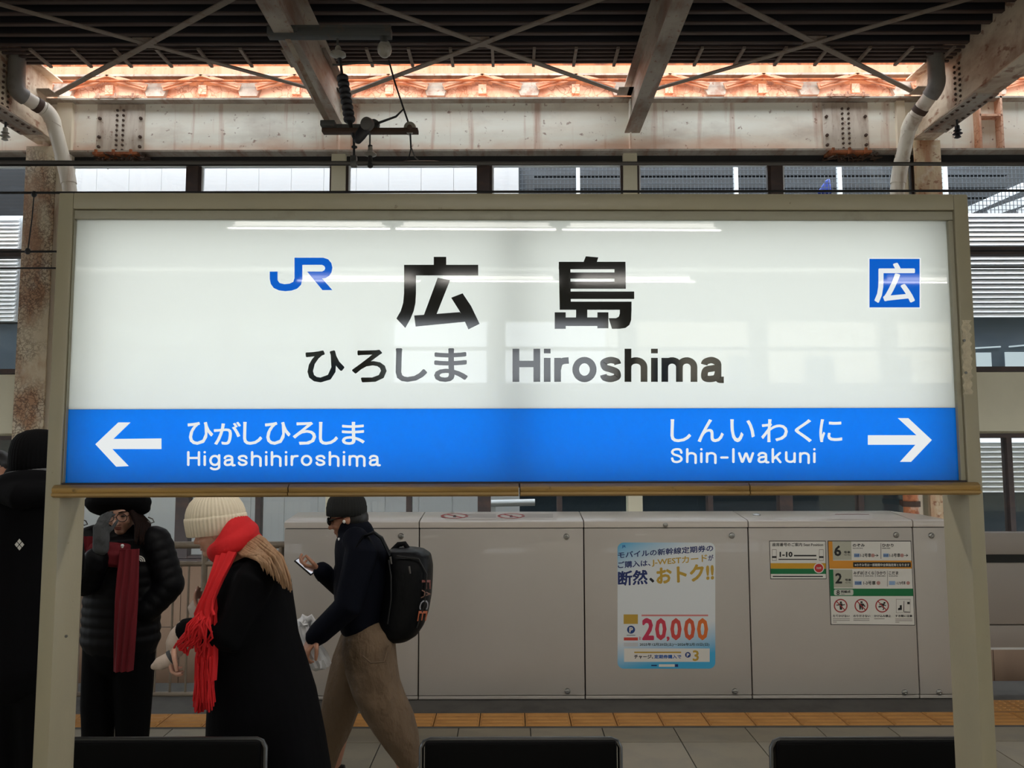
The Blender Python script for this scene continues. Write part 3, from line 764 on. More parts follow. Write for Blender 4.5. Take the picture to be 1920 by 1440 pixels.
bl = thing('building', 'dark grey block with a louvred box beyond the far left window', 'building', (-8.6, YO + 1.5, -1.4))
xl1 = xat(24, YO)
wb(-12, YO + .4, -1.4, xw0 - .02, YO + 2, 7.2).build('body', M['slate_dk'], bl)
wb(xl1, YO - .03, zat(620, YO), xw0 - .02, YO + .12, 6.6).build('white_trim', M['white_panel'], bl)
wb(-12, YO + .02, zat(700, YO), xw0 - .02, YO + .3, zat(605, YO)).build('glazing', M['slate'], bl)
lz0, lz1 = zat(600, YO), zat(405, YO); ls = MB()
for i in range(26):
    za = lz0 + (lz1 - lz0) * i / 26; h = (lz1 - lz0) / 26
    ls.hexa([(-12, YO - .05, za), (xat(16, YO), YO - .05, za), (xat(16, YO), YO, za), (-12, YO, za), (-12, YO, za + h * .9), (xat(16, YO), YO, za + h * .9), (xat(16, YO), YO + .03, za + h * .9), (-12, YO + .03, za + h * .9)])
ls.build('louvre_slats', M['louvre'], bl, smooth=False, kind='stuff')
wb(-12, YO + .05, lz0, xl1, YO + .09, lz1 + .04).build('louvre_backing', M['louvre'], bl)
dp = thing('duct_pipe', 'white horizontal pipe outside the low middle window', 'pipe', at(960, 944, 11.2))
MB().tube([at(918, 944, 11.2), at(1003, 942, 11.2)], .05, 12).build('pipe', M['white_panel'], dp)
wb(at(924, 0, 11.2).x - .04, 11.16, -1.2, at(924, 0, 11.2).x + .04, 11.24, zat(950, 11.2)).build('support', M['white_panel'], dp)

# ---- the platform side behind the camera (seen only as reflections)
wf = struct('wall_front', (0, -6.5, -1.2))
wb(-48, -6.6, -1.4, 48, -3.2, -1.2).build('track_bed', M['ballast'], tb)
YF = -6.6; zf0, zf1 = 2.60, 3.40
wb(-48, YF - .1, -1.3, 48, YF, zf0).build('lower_wall', M['spandrel'], wf)
wb(-48, YF - .1, zf1, 48, YF, 6.2).build('upper_wall', M['spandrel'], wf)
for k in range(-7, 8):
    wb(1.7 * k - .12, YF - .1, zf0, 1.7 * k + .12, YF, zf1).build('pier', M['spandrel'], wf)
    if k < 7: wb(1.7 * k + .12, YF - .06, 3.02, 1.7 * k + 1.58, YF - .03, 3.07).build('transom', M['frame_brown'], wf)
for (u0, u1) in ((-48, -12), (12, 48)): wb(u0, YF - .1, zf0, u1, YF, zf1).build('pier', M['spandrel'], wf)
of = thing('building', 'pale tiled block behind the camera seen mirrored in the sign', 'building', (4.5, -11, -1.4))
wb(2.2, -12, -1.4, 10, -10.5, 4.3).build('body', paint('cream_block', (238, 230, 214), .7), of)
for k in range(5): wb(2.8 + 1.4 * k, -10.52, 2.9, 3.3 + 1.4 * k, -10.44, 3.4).build('window_panel', M['slate'], of)
og = thing('building', 'added grey block behind the camera dimming the sky mirrored at the left of the sign', 'building', (-6, -11, -1.4))
wb(-10.5, -12, -1.4, -2.0, -10.5, 4.6).build('body', paint('sky_blocker_grey', (128, 136, 130), .7), og)  # added block, hides bright sky from the sign's left reflection
for k in range(6): wb(-10 + 1.35 * k, -10.52, 2.75, -9.3 + 1.35 * k, -10.44, 3.3).build('window_panel', M['slate'], og)

# ================================================================ STATION SIGN
PSI = math.radians(0.71)
YS = 1.6
PS = Plane(at(960, 650, YS), PSI)
PS.o.z = 0.0
def uvp(px, py): return PS.hit(px, py)
so = PS.o.copy()
sign = thing('station_sign', 'large backlit white and blue station name board on two beige posts', 'sign', (so.x, so.y, 0))
def sbox(u0, v0, u1, v1, o0, o1):      # box on the sign plane; offsets along the normal (towards the platform)
    return MB().prism(PS, [(u0, v0), (u1, v0), (u1, v1), (u0, v1)], o0, o1)
uL = uvp(103, 650)[0]; uR = uvp(1823, 650)[0]            # outer edges of posts
uLi = uvp(136, 600)[0]; uRi = uvp(1783, 600)[0]          # visible panel edges
vT = uvp(960, 366)[1]; vG = uvp(960, 396)[1]; vP = uvp(960, 413.5)[1]
vB = uvp(960, 903)[1]; vBlue = uvp(965, 766)[1]
DEP = 0.085
pw_ = 0.031
for (u0, u1) in ((uL, uL + pw_), (uR - pw_, uR)):
    sbox(u0, 0.0, u1, vT, -DEP, 0.012).build('post', M['post'], sign, bevel=.003)
    sbox(u0 - .05, 0.0, u1 + .05, .012, -DEP - .05, .05).build('base_plate', M['post'], sign, bevel=.003)
sbox(uL + pw_, vG, uR - pw_, vT, -DEP, 0.012).build('top_frame', M['post'], sign, bevel=.002)
# inner moulding
um0, um1 = uL + pw_ + .001, uR - pw_ - .001
sbox(um0, vP, um1, vG - .0015, -DEP + .01, .008).build('inner_frame', M['inner'], sign, bevel=.0015)
sbox(um0, vB, uLi, vP - .001, -DEP + .01, .008).build('inner_frame', M['inner'], sign, bevel=.0015)
sbox(uRi, vB, um1, vP - .001, -DEP + .01, .008).build('inner_frame', M['inner'], sign, bevel=.0015)
sbox(um0, vB - .012, um1, vB, -DEP + .01, .010).build('bottom_frame', M['dark_edge'], sign)
sbox(um0 + .004, vB, um1 - .004, vP, -DEP, -DEP + .006).build('back_plate', M['lamp_white'], sign)
# acrylic panels
g1 = sbox(uLi - .004, vBlue, uRi + .004, vP + .003, -.004, 0.0).build('white_panel', M['sign_white'], sign, smooth=False)
g2 = sbox(uLi - .004, vB - .003, uRi + .004, vBlue, -.004, 0.0).build('blue_panel', M['sign_blue'], sign, smooth=False)
# lamps in the box, one per half
for s_ in (0, 1):
    li = bpy.data.lights.new('sign_lamp', 'AREA'); li.shape = 'RECTANGLE'
    hw = (uRi - uLi) / 2 - .04
    li.size = hw; li.size_y = (vP - vB) - .02; li.energy = SIGN_POWER * hw * (vP - vB) * PI; li.color = (.99, 1, .985)
    lo = bpy.data.objects.new('sign_lamp', li); COL.objects.link(lo)
    p = PS.pt(uLi + .018 + hw / 2 if s_ == 0 else uRi - .018 - hw / 2, (vP + vB) / 2 + .0, -.062)
    lo.parent = sign; lo.location = p - wo(sign); lo.rotation_euler = (math.radians(-90), 0, PSI)
    lo.rotation_euler = PS.n.to_track_quat('-Z', 'Y').to_euler()
# brown-gold rounded rail in four lengths under the board
for (a, c) in ((114, 547), (549, 972), (975, 1396), (1398, 1821)):
    u0, u1 = uvp(a, 915)[0], uvp(c, 915)[0]
    v0, v1 = uvp(960, 929)[1], uvp(960, 906)[1]; vm = v0 + (v1 - v0) * .42
    rings = []
    for u in (u0, u1):
        rings.append([PS.pt(u, v, o) for v, o in ((v0, -.06), (v0, .026), (v0 + .004, .034), (vm - .002, .034), (vm, .030), (vm + .003, .032), (v1 - .006, .032), (v1, .024), (v1, -.06))])
    MB().loft(rings).build('rail_length', M['brass'], sign, sharp=50)
# lettering
e1, e2 = .0006, .0012
def crop5(x, y): return (640 + x / 3, 440 + y / 3)
def crop4(x, y): return (x / 3, 380 + y / 3)
def char(parts, fn, name, mat, off=e1):
    b = MB()
    for i, p in enumerate(parts): poly_px(b, PS, [fn(*q) for q in p], off + i * 2e-5)
    return b.build(name, mat, g1, smooth=False, fix=False)
HIRO = [[(520, 125), (590, 125), (590, 172), (520, 172)], [(353, 170), (770, 170), (770, 230), (353, 230)],
        [(353, 171), (420, 171), (420, 330), (417, 385), (407, 430), (390, 472), (360, 525), (310, 472), (334, 430), (348, 385), (353, 330)],
        [(542, 243), (612, 256), (535, 450), (500, 485), (455, 478)], [(410, 455), (535, 446), (667, 436), (700, 490), (418, 517)],
        [(618, 355), (682, 330), (730, 402), (778, 502), (715, 533), (693, 485), (665, 430)]]
SHIMA = [[(1375, 122), (1445, 128), (1437, 155), (1362, 155)], [(1223, 153), (1288, 153), (1291, 422), (1228, 422)], [(1223, 153), (1598, 153), (1598, 195), (1223, 195)],
         [(1536, 153), (1598, 153), (1600, 304), (1537, 304)], [(1287, 213), (1537, 213), (1537, 248), (1287, 248)], [(1226, 264), (1600, 264), (1600, 305), (1226, 305)],
         [(1228, 320), (1647, 320), (1647, 362), (1228, 362)], [(1228, 377), (1632, 377), (1632, 423), (1228, 423)],
         [(1566, 420), (1632, 420), (1630, 480), (1620, 508), (1598, 525), (1565, 530), (1522, 530), (1503, 470), (1545, 470), (1560, 462), (1566, 445)],
         [(1200, 437), (1262, 437), (1262, 530), (1200, 530)], [(1200, 466), (1502, 466), (1502, 514), (1200, 514)], [(1320, 423), (1383, 423), (1383, 470), (1320, 470)], [(1440, 437), (1502, 437), (1502, 527), (1440, 527)]]
char(HIRO, crop5, 'lettering', M['black_print']); char(SHIMA, crop5, 'lettering', M['black_print'])
JR = [[(1518, 388), (1562, 388), (1562, 436), (1572, 452), (1600, 459), (1630, 456), (1650, 446), (1657, 425), (1657, 310), (1818, 310), (1846, 319), (1864, 340), (1870, 366), (1865, 392), (1852, 412), (1832, 424), (1812, 427),
       (1870, 492), (1814, 492), (1728, 388), (1812, 388), (1825, 381), (1830, 369), (1825, 357), (1812, 350), (1701, 350), (1701, 428), (1694, 462), (1672, 484), (1640, 495), (1605, 498), (1570, 494), (1540, 480), (1524, 458), (1518, 430)]]
char(JR, crop4, 'logo', M['sign_logo_blue'])
kana = MB()
for t, x0, x1, y0, y1 in (('ひ', 573, 646, 657, 717), ('ろ', 660, 725, 656, 717), ('し', 742, 801, 653, 716), ('ま', 814, 877, 653, 716)):
    text_on(kana, PS, t, ((x0, y0), (x1, y1)), e1, .022)
kana.build('lettering', M['black_print'], g1, smooth=False, fix=False)
stroke_text(MB(), PS, 'Hiroshima', 961, 1357, 654, 716, .195, .105, e1).build('lettering', M['black_print'], g1, smooth=False, fix=False)
WL = M['sign_letter_white']
kana = MB()
for t, x0, x1 in (('ひ', 352, 400), ('が', 401, 452), ('し', 456, 492), ('ひ', 497, 545), ('ろ', 549, 593), ('し', 598, 634), ('ま', 641, 684)):
    text_on(kana, PS, t, ((x0, 791), (x1, 834)), e1, .014)
kana.build('lettering', WL, g2, smooth=False, fix=False)
stroke_text(MB(), PS, 'Higashihiroshima', 351, 712, 846, 873.5, .15, .20, e1, True).build('lettering', WL, g2, smooth=False, fix=False)
kana = MB()
for t, x0, x1 in (('し', 1257, 1296), ('ん', 1308, 1357), ('い', 1369, 1415), ('わ', 1427, 1477), ('く', 1490, 1522), ('に', 1536, 1579)):
    text_on(kana, PS, t, ((x0, 786), (x1, 829)), e1, .012)
kana.build('lettering', WL, g2, smooth=False, fix=False)
stroke_text(MB(), PS, 'Shin-Iwakuni', 1258, 1529, 840.5, 868, .15, .20, e1, True).build('lettering', WL, g2, smooth=False, fix=False)
poly_px(MB(), PS, [(179, 833), (222, 792), (245, 792), (213, 823), (303, 822), (303, 842), (211, 842), (242, 874), (218, 875)], e1).build('arrow', WL, g2, smooth=False, fix=False)
poly_px(MB(), PS, [(1747, 825), (1703, 784), (1683, 784), (1718, 816), (1627, 816), (1627, 834), (1716, 834), (1687, 866), (1708, 866)], e1).build('arrow', WL, g2, smooth=False, fix=False)
bdg = rect_px(MB(), PS, 1627.5, 483.5, 1726.5, 578.5, e1 * .5).build('sticker_margin', M['sign_letter_white'], g1, smooth=False, fix=False)
rect_px(MB(), PS, 1630, 485.5, 1724, 576.5, e1).build('badge', M['sign_logo_blue'], g1, smooth=False, fix=False)
line_text(PS, g1, '広', ((1639, 493), (1715, 568)), e2, WL, .022)
rr = random.Random(4); pts_ = []
for i in range(26):
    t = i / 25; pts_.append((1797 + 2.2 * math.sin(i * 1.9) + 3 * t + rr.uniform(-1, 1), 602 + 138 * t))
for i in range(26):
    t = 1 - i / 25; pts_.append((1813 + 3 * t * 0 + 2.5 * math.sin(i * 2.3) - 5 * t * 0 + 3 * t + rr.uniform(-1, 1), 602 + 138 * t))
poly_px(MB(), PS, pts_, .0128).build('peeled_paint', paint('peeled_cream_paint', (198, 186, 160), .35, [((168, 158, 136), 60, .45, .6, .6)], bump=(90, .9, .006)), sign, smooth=False, fix=False)
# worn speck of paint left on the right-hand post, small screws
for px, py in ((1801, 640), (1804, 700), (131, 1190)):
    c = PS.pt(*uvp(px, py), .012); MB().lathe([(.003, 0), (.003, .002)], c, PS.n, 8).build('screw', M['steel_dark'], sign)

# ================================================================ PLATFORM BARRIER
PB = Plane((0, YB, 0))
def bx(px, py=1100): return at(px, py, YB).x
xs = [bx(530), bx(785.5), bx(1095.5), bx(1405.5), bx(1716), bx(1785)]
z990 = zat(990, YB); z978 = zat(978, YB); zbk = zat(959, YB + .38)
names = ['cream platform barrier unit at the left end behind the walking man', 'plain cream platform barrier unit between the walking man and the poster', 'cream platform barrier unit carrying the blue poster', 'cream platform barrier unit carrying the seat notices', 'narrow cream end post of the platform barrier beside the sliding gate']
units = []; fpanels = []
for k in range(5):
    x0, x1 = xs[k] + .004, xs[k + 1] - .004
    u = thing('platform_barrier', names[k], 'barrier', ((x0 + x1) / 2, YB + .2, 0), 'platform barrier units in a row'); units.append(u)
    wb(x0 + .004, YB + .012, .05, x1 - .004, YB + .4, z990 - .002).build('body', M['barrier_gap'], u)
    fp_ = wb(x0, YB, .034, x1, YB + .02, z990 - .004).build('front_panel', M['barrier'], u, bevel=.004); fpanels.append(fp_)
    wb(x0, YB + .37, .062, x1, YB + .4, z990 - .004).build('rear_panel', M['barrier'], u, bevel=.004)
    wb(x0, YB + .004, .006, x1, YB + .03, .029).build('lower_trim', M['barrier'], u, bevel=.003)
    wb(x0 + .01, YB + .03, 0.0, x1 - .01, YB + .36, .05).build('plinth', M['dark_edge'], u)
    rings = []
    for x in (x0, x1):
        pr = [(YB - .006, z990 + .002), (YB - .006, z978 - .012), (YB - .002, z978 - .002), (YB + .012, z978 + .006), (YB + .36, zbk), (YB + .395, zbk - .012), (YB + .405, zbk - .04), (YB + .405, z990 + .002)]
        if k == 4 and x == x1: pr = [(y, min(z, zbk - .03)) for y, z in pr]
        rings.append([(x, y, z) for y, z in pr])
    MB().loft(rings).build('top_cover', M['barrier_top'], u, sharp=25)
locks = {0: [(752, 1005), (752, 1296)], 1: [(1062, 1006), (1064, 1296)], 2: [(1372, 1004), (1378, 1296)], 3: [(1680, 1003), (1696, 1298)], 4: [(1746, 1004), (1761, 1298)]}
for k, ps in locks.items():
    for p in ps:
        c = at(p[0], p[1], YB)
        MB().lathe([(.021, 0), (.021, .006), (.017, .011), (.008, .013), (.004, .009)], (c.x, YB, c.z), (0, -1, 0), 20).build('lock', M['steel'], fpanels[k])
c = at(1247, 984, YB); MB().lathe([(.017, 0), (.017, .008), (.008, .012)], (c.x, YB - .006, c.z), (0, -1, 0), 16).build('lock', M['steel'], units[2])
c = at(1421, 967, YB + .17); MB().lathe([(.03, -.02), (.03, .004), (.012, .012)], (c.x, YB + .2, zbk - .035 + .02), (0, -.12, 1), 20).build('lock', M['steel'], units[3])

# stickers lying on the sloped top of the barrier
sl = math.atan2(zbk - z978 - .006, .348)
def on_top(px, py):        # hit the sloping cover
    n = V((0, -math.sin(sl), math.cos(sl))); o = V((0, YB + .012, z978 + .0075)); d = ray(px, py)
    return EYE + d * ((o - EYE).dot(n) / d.dot(n))
def top_sticker(label, x0, x1, red, txt):
    c = on_top((x0 + x1) / 2, 968)
    s = thing('sticker', label, 'sticker', c, 'stickers on the barrier top')
    q = [on_top(x0, 974), on_top(x1, 974), on_top(x1, 962), on_top(x0, 962)]
    MB().hexa([p for p in q] + [p + V((0, 0, .001)) for p in q]).build('sheet', flat('sticker_sheet', (212, 204, 198)), s, smooth=False)
    up_ = V((0, 0, .0022))
    def tp(s_, t): return q[0].lerp(q[1], s_).lerp(q[3].lerp(q[2], s_), t) + up_
    if red:
        n = 24; b = MB(); r0, r1 = .4, .32; w_ = (q[1] - q[0]).length; h_ = (q[3] - q[0]).length
        A = [tp(.16 + r0 * h_ / w_ * math.cos(2 * PI * i / n), .5 + r0 * math.sin(2 * PI * i / n)) for i in range(n)]
        B = [tp(.16 + r1 * h_ / w_ * math.cos(2 * PI * i / n), .5 + r1 * math.sin(2 * PI * i / n)) for i in range(n)]
        b.add(A + B, [(i, (i + 1) % n, n + (i + 1) % n, n + i) for i in range(n)])
        k = h_ / w_ * .3; b.add([tp(.16 - k, .78), tp(.16 - k * .7, .82), tp(.16 + k, .22), tp(.16 + k * .7, .18)], [(0, 1, 2, 3)])
        b.build('prohibition_mark', flat('mark_red', (170, 50, 52)), s, smooth=False, fix=False)
        b = MB(); b.add([tp(.13, .3), tp(.19, .3), tp(.18, .62), tp(.14, .62)], [(0, 1, 2, 3)]); b.build('figure', flat('ink', (30, 30, 32)), s, smooth=False, fix=False)
    b = MB()
    for j in range(3 if txt else 1):
        b.add([tp(.36 if red else .12, .72 - .22 * j), tp(.92, .72 - .22 * j), tp(.92, .80 - .22 * j), tp(.36 if red else .12, .80 - .22 * j)], [(0, 1, 2, 3)])
    b.build('fine_print', flat('ink_faint', (150, 140, 136)) if red else flat('ink_red', (120, 60, 56)), s, smooth=False, fix=False)
top_sticker('left warning sticker with a red ring on the barrier top, left of its twin', 836, 938, True, True)
top_sticker('right warning sticker with a red ring on the barrier top, right of its twin', 942, 1045, True, True)
top_sticker('pale sticker without a ring on the barrier top above the seat notices', 1556, 1636, False, False)

# ---- poster on the barrier
def pc(x, y): return (1140 + x / 5.332, 1000 + y / 5.332)
PO = Plane((0, YB - .0, 0))
c = at(1250, 1135, YB)
po = thing('poster', 'blue and white advertising poster with large 20,000 on the cream barrier', 'poster', (c.x, YB, c.z))
def rounded(x0, y0, x1, y1, r, n=6):
    out = []
    for (cx, cy, a0) in ((x0 + r, y0 + r, 180), (x1 - r, y0 + r, 270), (x1 - r, y1 - r, 0), (x0 + r, y1 - r, 90)):
        for i in range(n + 1):
            a = math.radians(a0 + 90 * i / n); out.append((cx + r * math.cos(a), cy + r * math.sin(a)))
    return out
# printed sheet: white with blue corners, a flat printed gradient
m, nt, out = newmat('poster_print'); L = nt.links.new
p = nt.nodes.new('ShaderNodeBsdfPrincipled'); p.inputs['Roughness'].default_value = .4; L(p.outputs[0], out.inputs[0])
tc = nt.nodes.new('ShaderNodeTexCoord'); sp = nt.nodes.new('ShaderNodeSeparateXYZ'); L(tc.outputs['Generated'], sp.inputs[0])
def mth(op, a, b_=None, cl=False):
    n = nt.nodes.new('ShaderNodeMath'); n.operation = op; n.use_clamp = cl
    for i, q in enumerate((a, b_)):
        if q is None: continue
        if isinstance(q, (int, float)): n.inputs[i].default_value = q
        else: L(q, n.inputs[i])
    return n.outputs[0]
tl = mth('SUBTRACT', mth('SUBTRACT', sp.outputs['Z'], mth('MULTIPLY', sp.outputs['X'], .35)), .70, False)
tl = mth('MULTIPLY', tl, 3.4, True)
brn = mth('SUBTRACT', .22, mth('SUBTRACT', sp.outputs['Z'], mth('MULTIPLY', sp.outputs['X'], .16)))
brn = mth('MULTIPLY', brn, 4.0, True)
fc = mth('ADD', tl, brn, True)
mx = nt.nodes.new('ShaderNodeMix'); mx.data_type = 'RGBA'; L(fc, mx.inputs[0]); mx.inputs[6].default_value = lin((226, 232, 236)); mx.inputs[7].default_value = lin((66, 176, 226))
L(mx.outputs[2], p.inputs['Base Color'])
po = MB().prism(PO, [PO.hit(*pc(*q)) for q in rounded(95, 92, 1072, 1352, 62)], .0005, .002).build('sheet', m, po, smooth=False)
o1, o2, o3 = .0024, .0028, .0032
NAVY = flat('navy_ink', (22, 44, 108)); GOLD = flat('gold_ink', (196, 160, 62)); INKB = flat('poster_black', (24, 30, 46)); BLUE = flat('blue_ink', (24, 90, 170))
def pt_(text, quad, mat, bold=.02, off=o1, sp_=1.0): return line_text(PO, po, text, [pc(*q) for q in quad], off, mat, bold, sp_, res=2)
pt_('JR', ((138, 118), (178, 148)), BLUE, .03)
pt_('モバイルの新幹線定期券の', ((98, 185), (1050, 112), (1052, 180), (98, 252)), NAVY, .022)
pt_('ご購入は、', ((98, 282), (425, 262), (425, 325), (98, 352)), NAVY, .022)
pt_('J-WESTカード', ((436, 258), (990, 208), (992, 298), (438, 334)), GOLD, .022)
pt_('が', ((1000, 214), (1052, 212), (1054, 270), (1002, 275)), NAVY, .022)
pt_('断然', ((98, 378), (395, 360), (396, 508), (98, 528)), NAVY, .03)
pt_('、', ((412, 445), (462, 440), (462, 490), (412, 496)), INKB, .05)
pt_('おトク!!', ((480, 345), (1056, 292), (1060, 468), (484, 510)), GOLD, .04)
# gold card, point mark, tags
rect_px(MB(), PO, *pc(156, 810), *pc(298, 905), o1).build('card_picture', GOLD, po, smooth=False, fix=False)
disc_px(MB(), PO, *pc(230, 962), 40 / 5.332, o1).build('point_mark', flat('navy_disc', (16, 60, 130)), po, smooth=False, fix=False)
pt_('P', ((212, 938), (250, 990)), M['white'], .04, o2)
rect_px(MB(), PO, *pc(158, 1040), *pc(298, 1070), o1).build('red_tag', flat('tag_red', (206, 70, 60)), po, smooth=False, fix=False)
rect_px(MB(), PO, *pc(186, 1014), *pc(272, 1022), o1).build('fine_print', flat('ink_grey', (130, 136, 146)), po, smooth=False, fix=False)
b = rect_px(MB(), PO, *pc(335, 812), *pc(1000, 828), o1); b.build('fine_print', flat('ink_pink', (216, 130, 130)), po, smooth=False, fix=False)
digit = [('2', 340, 460, (204, 54, 92)), ('0', 470, 585, (208, 64, 84)), ('0', 622, 735, (212, 78, 72)), ('0', 758, 870, (218, 94, 60)), ('0', 888, 1000, (226, 116, 48))]
for i, (t, a, d, colr) in enumerate(digit): pt_(t, ((a, 846), (d, 1068)), flat('digit_%d' % i, colr), .035)
pt_(',', ((585, 1030), (615, 1078)), flat('digit_1', (208, 64, 84)), .03)
pt_('最大', ((312, 1030), (332, 1030), (332, 1066), (312, 1066)), flat('digit_0', (204, 54, 92)), .01)
pt_('2025年12月20日(土)～2026年2月15日(日)', ((316, 1094), (1012, 1130)), INKB, .02)
rect_px(MB(), PO, *pc(158, 1092), *pc(300, 1130), o1).build('tag_box', flat('tag_grey', (200, 206, 212)), po, smooth=False, fix=False)
rect_px(MB(), PO, *pc(160, 1150), *pc(1016, 1284), o1).build('white_band', M['white'], po, smooth=False, fix=False)
rect_px(MB(), PO, *pc(262, 1182), *pc(730, 1196), o2).build('fine_print', flat('gold_ink', (0, 0, 0)), po, smooth=False, fix=False)
pt_('チャージ、', ((260, 1212), (452, 1254)), INKB, .035, o2); pt_('定期券購入で', ((462, 1212), (732, 1252)), BLUE, .035, o2)
disc_px(MB(), PO, *pc(798, 1214), 28 / 5.332, o2).build('point_mark', flat('navy_disc', (16, 60, 130)), po, smooth=False, fix=False)
pt_('P', ((786, 1198), (812, 1232)), M['white'], .04, o3); pt_('3', ((846, 1168), (908, 1276)), GOLD, .025, o2)
rect_px(MB(), PO, *pc(508, 1308), *pc(666, 1334), o1).build('search_box', M['white'], po, smooth=False, fix=False)
rect_px(MB(), PO, *pc(668, 1308), *pc(700, 1334), o1).build('search_button', NAVY, po, smooth=False, fix=False)
rect_px(MB(), PO, *pc(432, 1314), *pc(488, 1326), o1).build('fine_print', NAVY, po, smooth=False, fix=False)

# ---- seat notices
def nc(x, y): return (1420 + x / 6, 990 + y / 6)
INK = flat('ink', (30, 30, 32)); GREY = flat('ink_faint', (150, 140, 136)); WHITE = M['white']; YEL = flat('notice_yellow', (212, 160, 36)); ORG = flat('notice_orange', (222, 150, 44)); GRN = flat('notice_green', (8, 116, 66)); REDN = flat('mark_red', (170, 50, 52)); BOXG = flat('notice_grey', (184, 184, 168)); TAGB = flat('tag_blue', (146, 176, 214))
def nq(parent, x0, y0, x1, y1, mat, off, name='panel_print'): return rect_px(MB(), PB, *nc(x0, y0), *nc(x1, y1), off).build(name, mat, parent, smooth=False, fix=False)
def nt_(parent, text, x0, y0, x1, y1, mat=INK, bold=.015, off=o3): return line_text(PB, parent, text, (nc(x0, y0), nc(x1, y1)), off, mat, bold, res=2)
c = at(*nc(455, 360), YB)
n1 = thing('notice', 'small seat position notice with yellow and green bands on the barrier', 'notice', (c.x, YB, c.z))
MB().prism(PB, [PB.hit(*nc(*q)) for q in ((133, 143), (768, 143), (776, 574), (146, 574))], .0005, .002).build('sheet', INK, n1, smooth=False)
poly_px(MB(), PB, [nc(*q) for q in ((140, 150), (762, 150), (770, 567), (152, 567))], o1).build('face', WHITE, n1, smooth=False, fix=False)
nt_(n1, '座席番号のご案内 Seat Position', 165, 166, 738, 206)
nt_(n1, '1-10', 248, 266, 395, 326, bold=.05)
nq(n1, 410, 302, 662, 318, INK, o2, 'fine_print'); nq(n1, 236, 346, 668, 358, INK, o2, 'fine_print')
poly_px(MB(), PB, [nc(*q) for q in ((148, 395), (768, 395), (769, 456), (149, 456))], o2).build('yellow_band', YEL, n1, smooth=False, fix=False)
poly_px(MB(), PB, [nc(*q) for q in ((149, 457), (769, 457), (770, 516), (150, 516))], o2).build('green_band', GRN, n1, smooth=False, fix=False)
disc_px(MB(), PB, *nc(690, 450), 58 / 6, o3).build('round_mark', WHITE, n1, smooth=False, fix=False)
disc_px(MB(), PB, *nc(690, 450), 48 / 6, o3 + .0004).build('round_mark', flat('mark_bright_red', (200, 44, 48)), n1, smooth=False, fix=False)
nt_(n1, '自由席', 664, 436, 716, 462, WHITE, .01, o3 + .0008)
nq(n1, 172, 537, 736, 550, INK, o2, 'fine_print')
for (a, d) in ((163, 215), (692, 744)):
    nq(n1, a, 240, d, 368, GREY, o2, 'car_mark'); nq(n1, a + 5, 246, d - 5, 362, WHITE, o2 + .0003, 'car_mark'); nq(n1, a, 316, d, 336, INK, o3, 'car_mark')
c = at(*nc(1280, 610), YB)
n2 = thing('notice', 'large car number notice with 6 and 2 and four pictograms on the barrier', 'notice', (c.x, YB, c.z))
MB().prism(PB, [PB.hit(*nc(*q)) for q in ((790, 141), (1728, 143), (1773, 1096), (824, 1088))], .0005, .002).build('sheet', INK, n2, smooth=False)
poly_px(MB(), PB, [nc(*q) for q in ((797, 149), (1722, 151), (1766, 1089), (831, 1081))], o1).build('face', WHITE, n2, smooth=False, fix=False)
poly_px(MB(), PB, [nc(*q) for q in ((797, 150), (842, 150), (850, 366), (1732, 366), (1737, 456), (809, 456))], o2).build('orange_band', ORG, n2, smooth=False, fix=False)
poly_px(MB(), PB, [nc(*q) for q in ((809, 466), (852, 466), (860, 681), (1747, 681), (1751, 765), (820, 765))], o2).build('green_band', GRN, n2, smooth=False, fix=False)
poly_px(MB(), PB, [nc(*q) for q in ((842, 150), (1054, 150), (1060, 360), (849, 360))], o2).build('grey_box', BOXG, n2, smooth=False, fix=False)
poly_px(MB(), PB, [nc(*q) for q in ((853, 466), (1066, 466), (1074, 668), (860, 668))], o2).build('grey_box', BOXG, n2, smooth=False, fix=False)
nt_(n2, '6', 862, 196, 942, 316, bold=.03); nt_(n2, '2', 874, 506, 952, 624, bold=.03)
nt_(n2, '号車', 972, 258, 1044, 286, bold=.03); nt_(n2, '号車', 984, 570, 1054, 598, bold=.03)
nt_(n2, 'Car No.', 974, 294, 1044, 308); nt_(n2, 'Car No.', 986, 606, 1054, 620)
nt_(n2, 'のぞみ', 1070, 176, 1206, 212, bold=.03); nt_(n2, 'NOZOMI', 1072, 220, 1182, 234)
nt_(n2, 'ひかり', 1402, 176, 1530, 212, bold=.03); nt_(n2, 'HIKARI', 1402, 220, 1492, 234)
nq(n2, 1386, 170, 1391, 346, INK, o2, 'divider')
for (a, t, ar) in ((1086, '1-2号車', 1330), (1414, '1-5号車', 1664)):
    nq(n2, a, 286, a + 62, 328, TAGB, o2, 'blue_tag'); nt_(n2, '自由席', a + 4, 292, a + 58, 322, flat('tag_ink', (50, 80, 140)), .02)
    nt_(n2, t, a + 70, 284, a + 192, 328, bold=.02); disc_px(MB(), PB, *nc(a + 212, 308), 3.4, o2).build('no_smoking_mark', flat('mark_pale', (190, 140, 134)), n2, smooth=False, fix=False)
    nt_(n2, '→', ar - 14, 294, ar + 30, 322, bold=.02)
poly_px(MB(), PB, [nc(*q) for q in ((1075, 384), (1724, 384), (1726, 440), (1077, 440))], o3).build('black_band', INK, n2, smooth=False, fix=False)
nt_(n2, '※のぞみ号は一部期間中全車指定席となります', 1092, 398, 1708, 430, WHITE, .02, o3 + .0004)
for (t, e, a, d) in (('みずほ', 'MIZUHO', 1080, 1186), ('さくら', 'SAKURA', 1206, 1310), ('ひかり', 'HIKARI', 1338, 1442), ('こだま', 'KODAMA', 1476, 1584)):
    nt_(n2, t, a, 486, d, 524, bold=.03); nt_(n2, e, a + 4, 532, d - 6, 546)
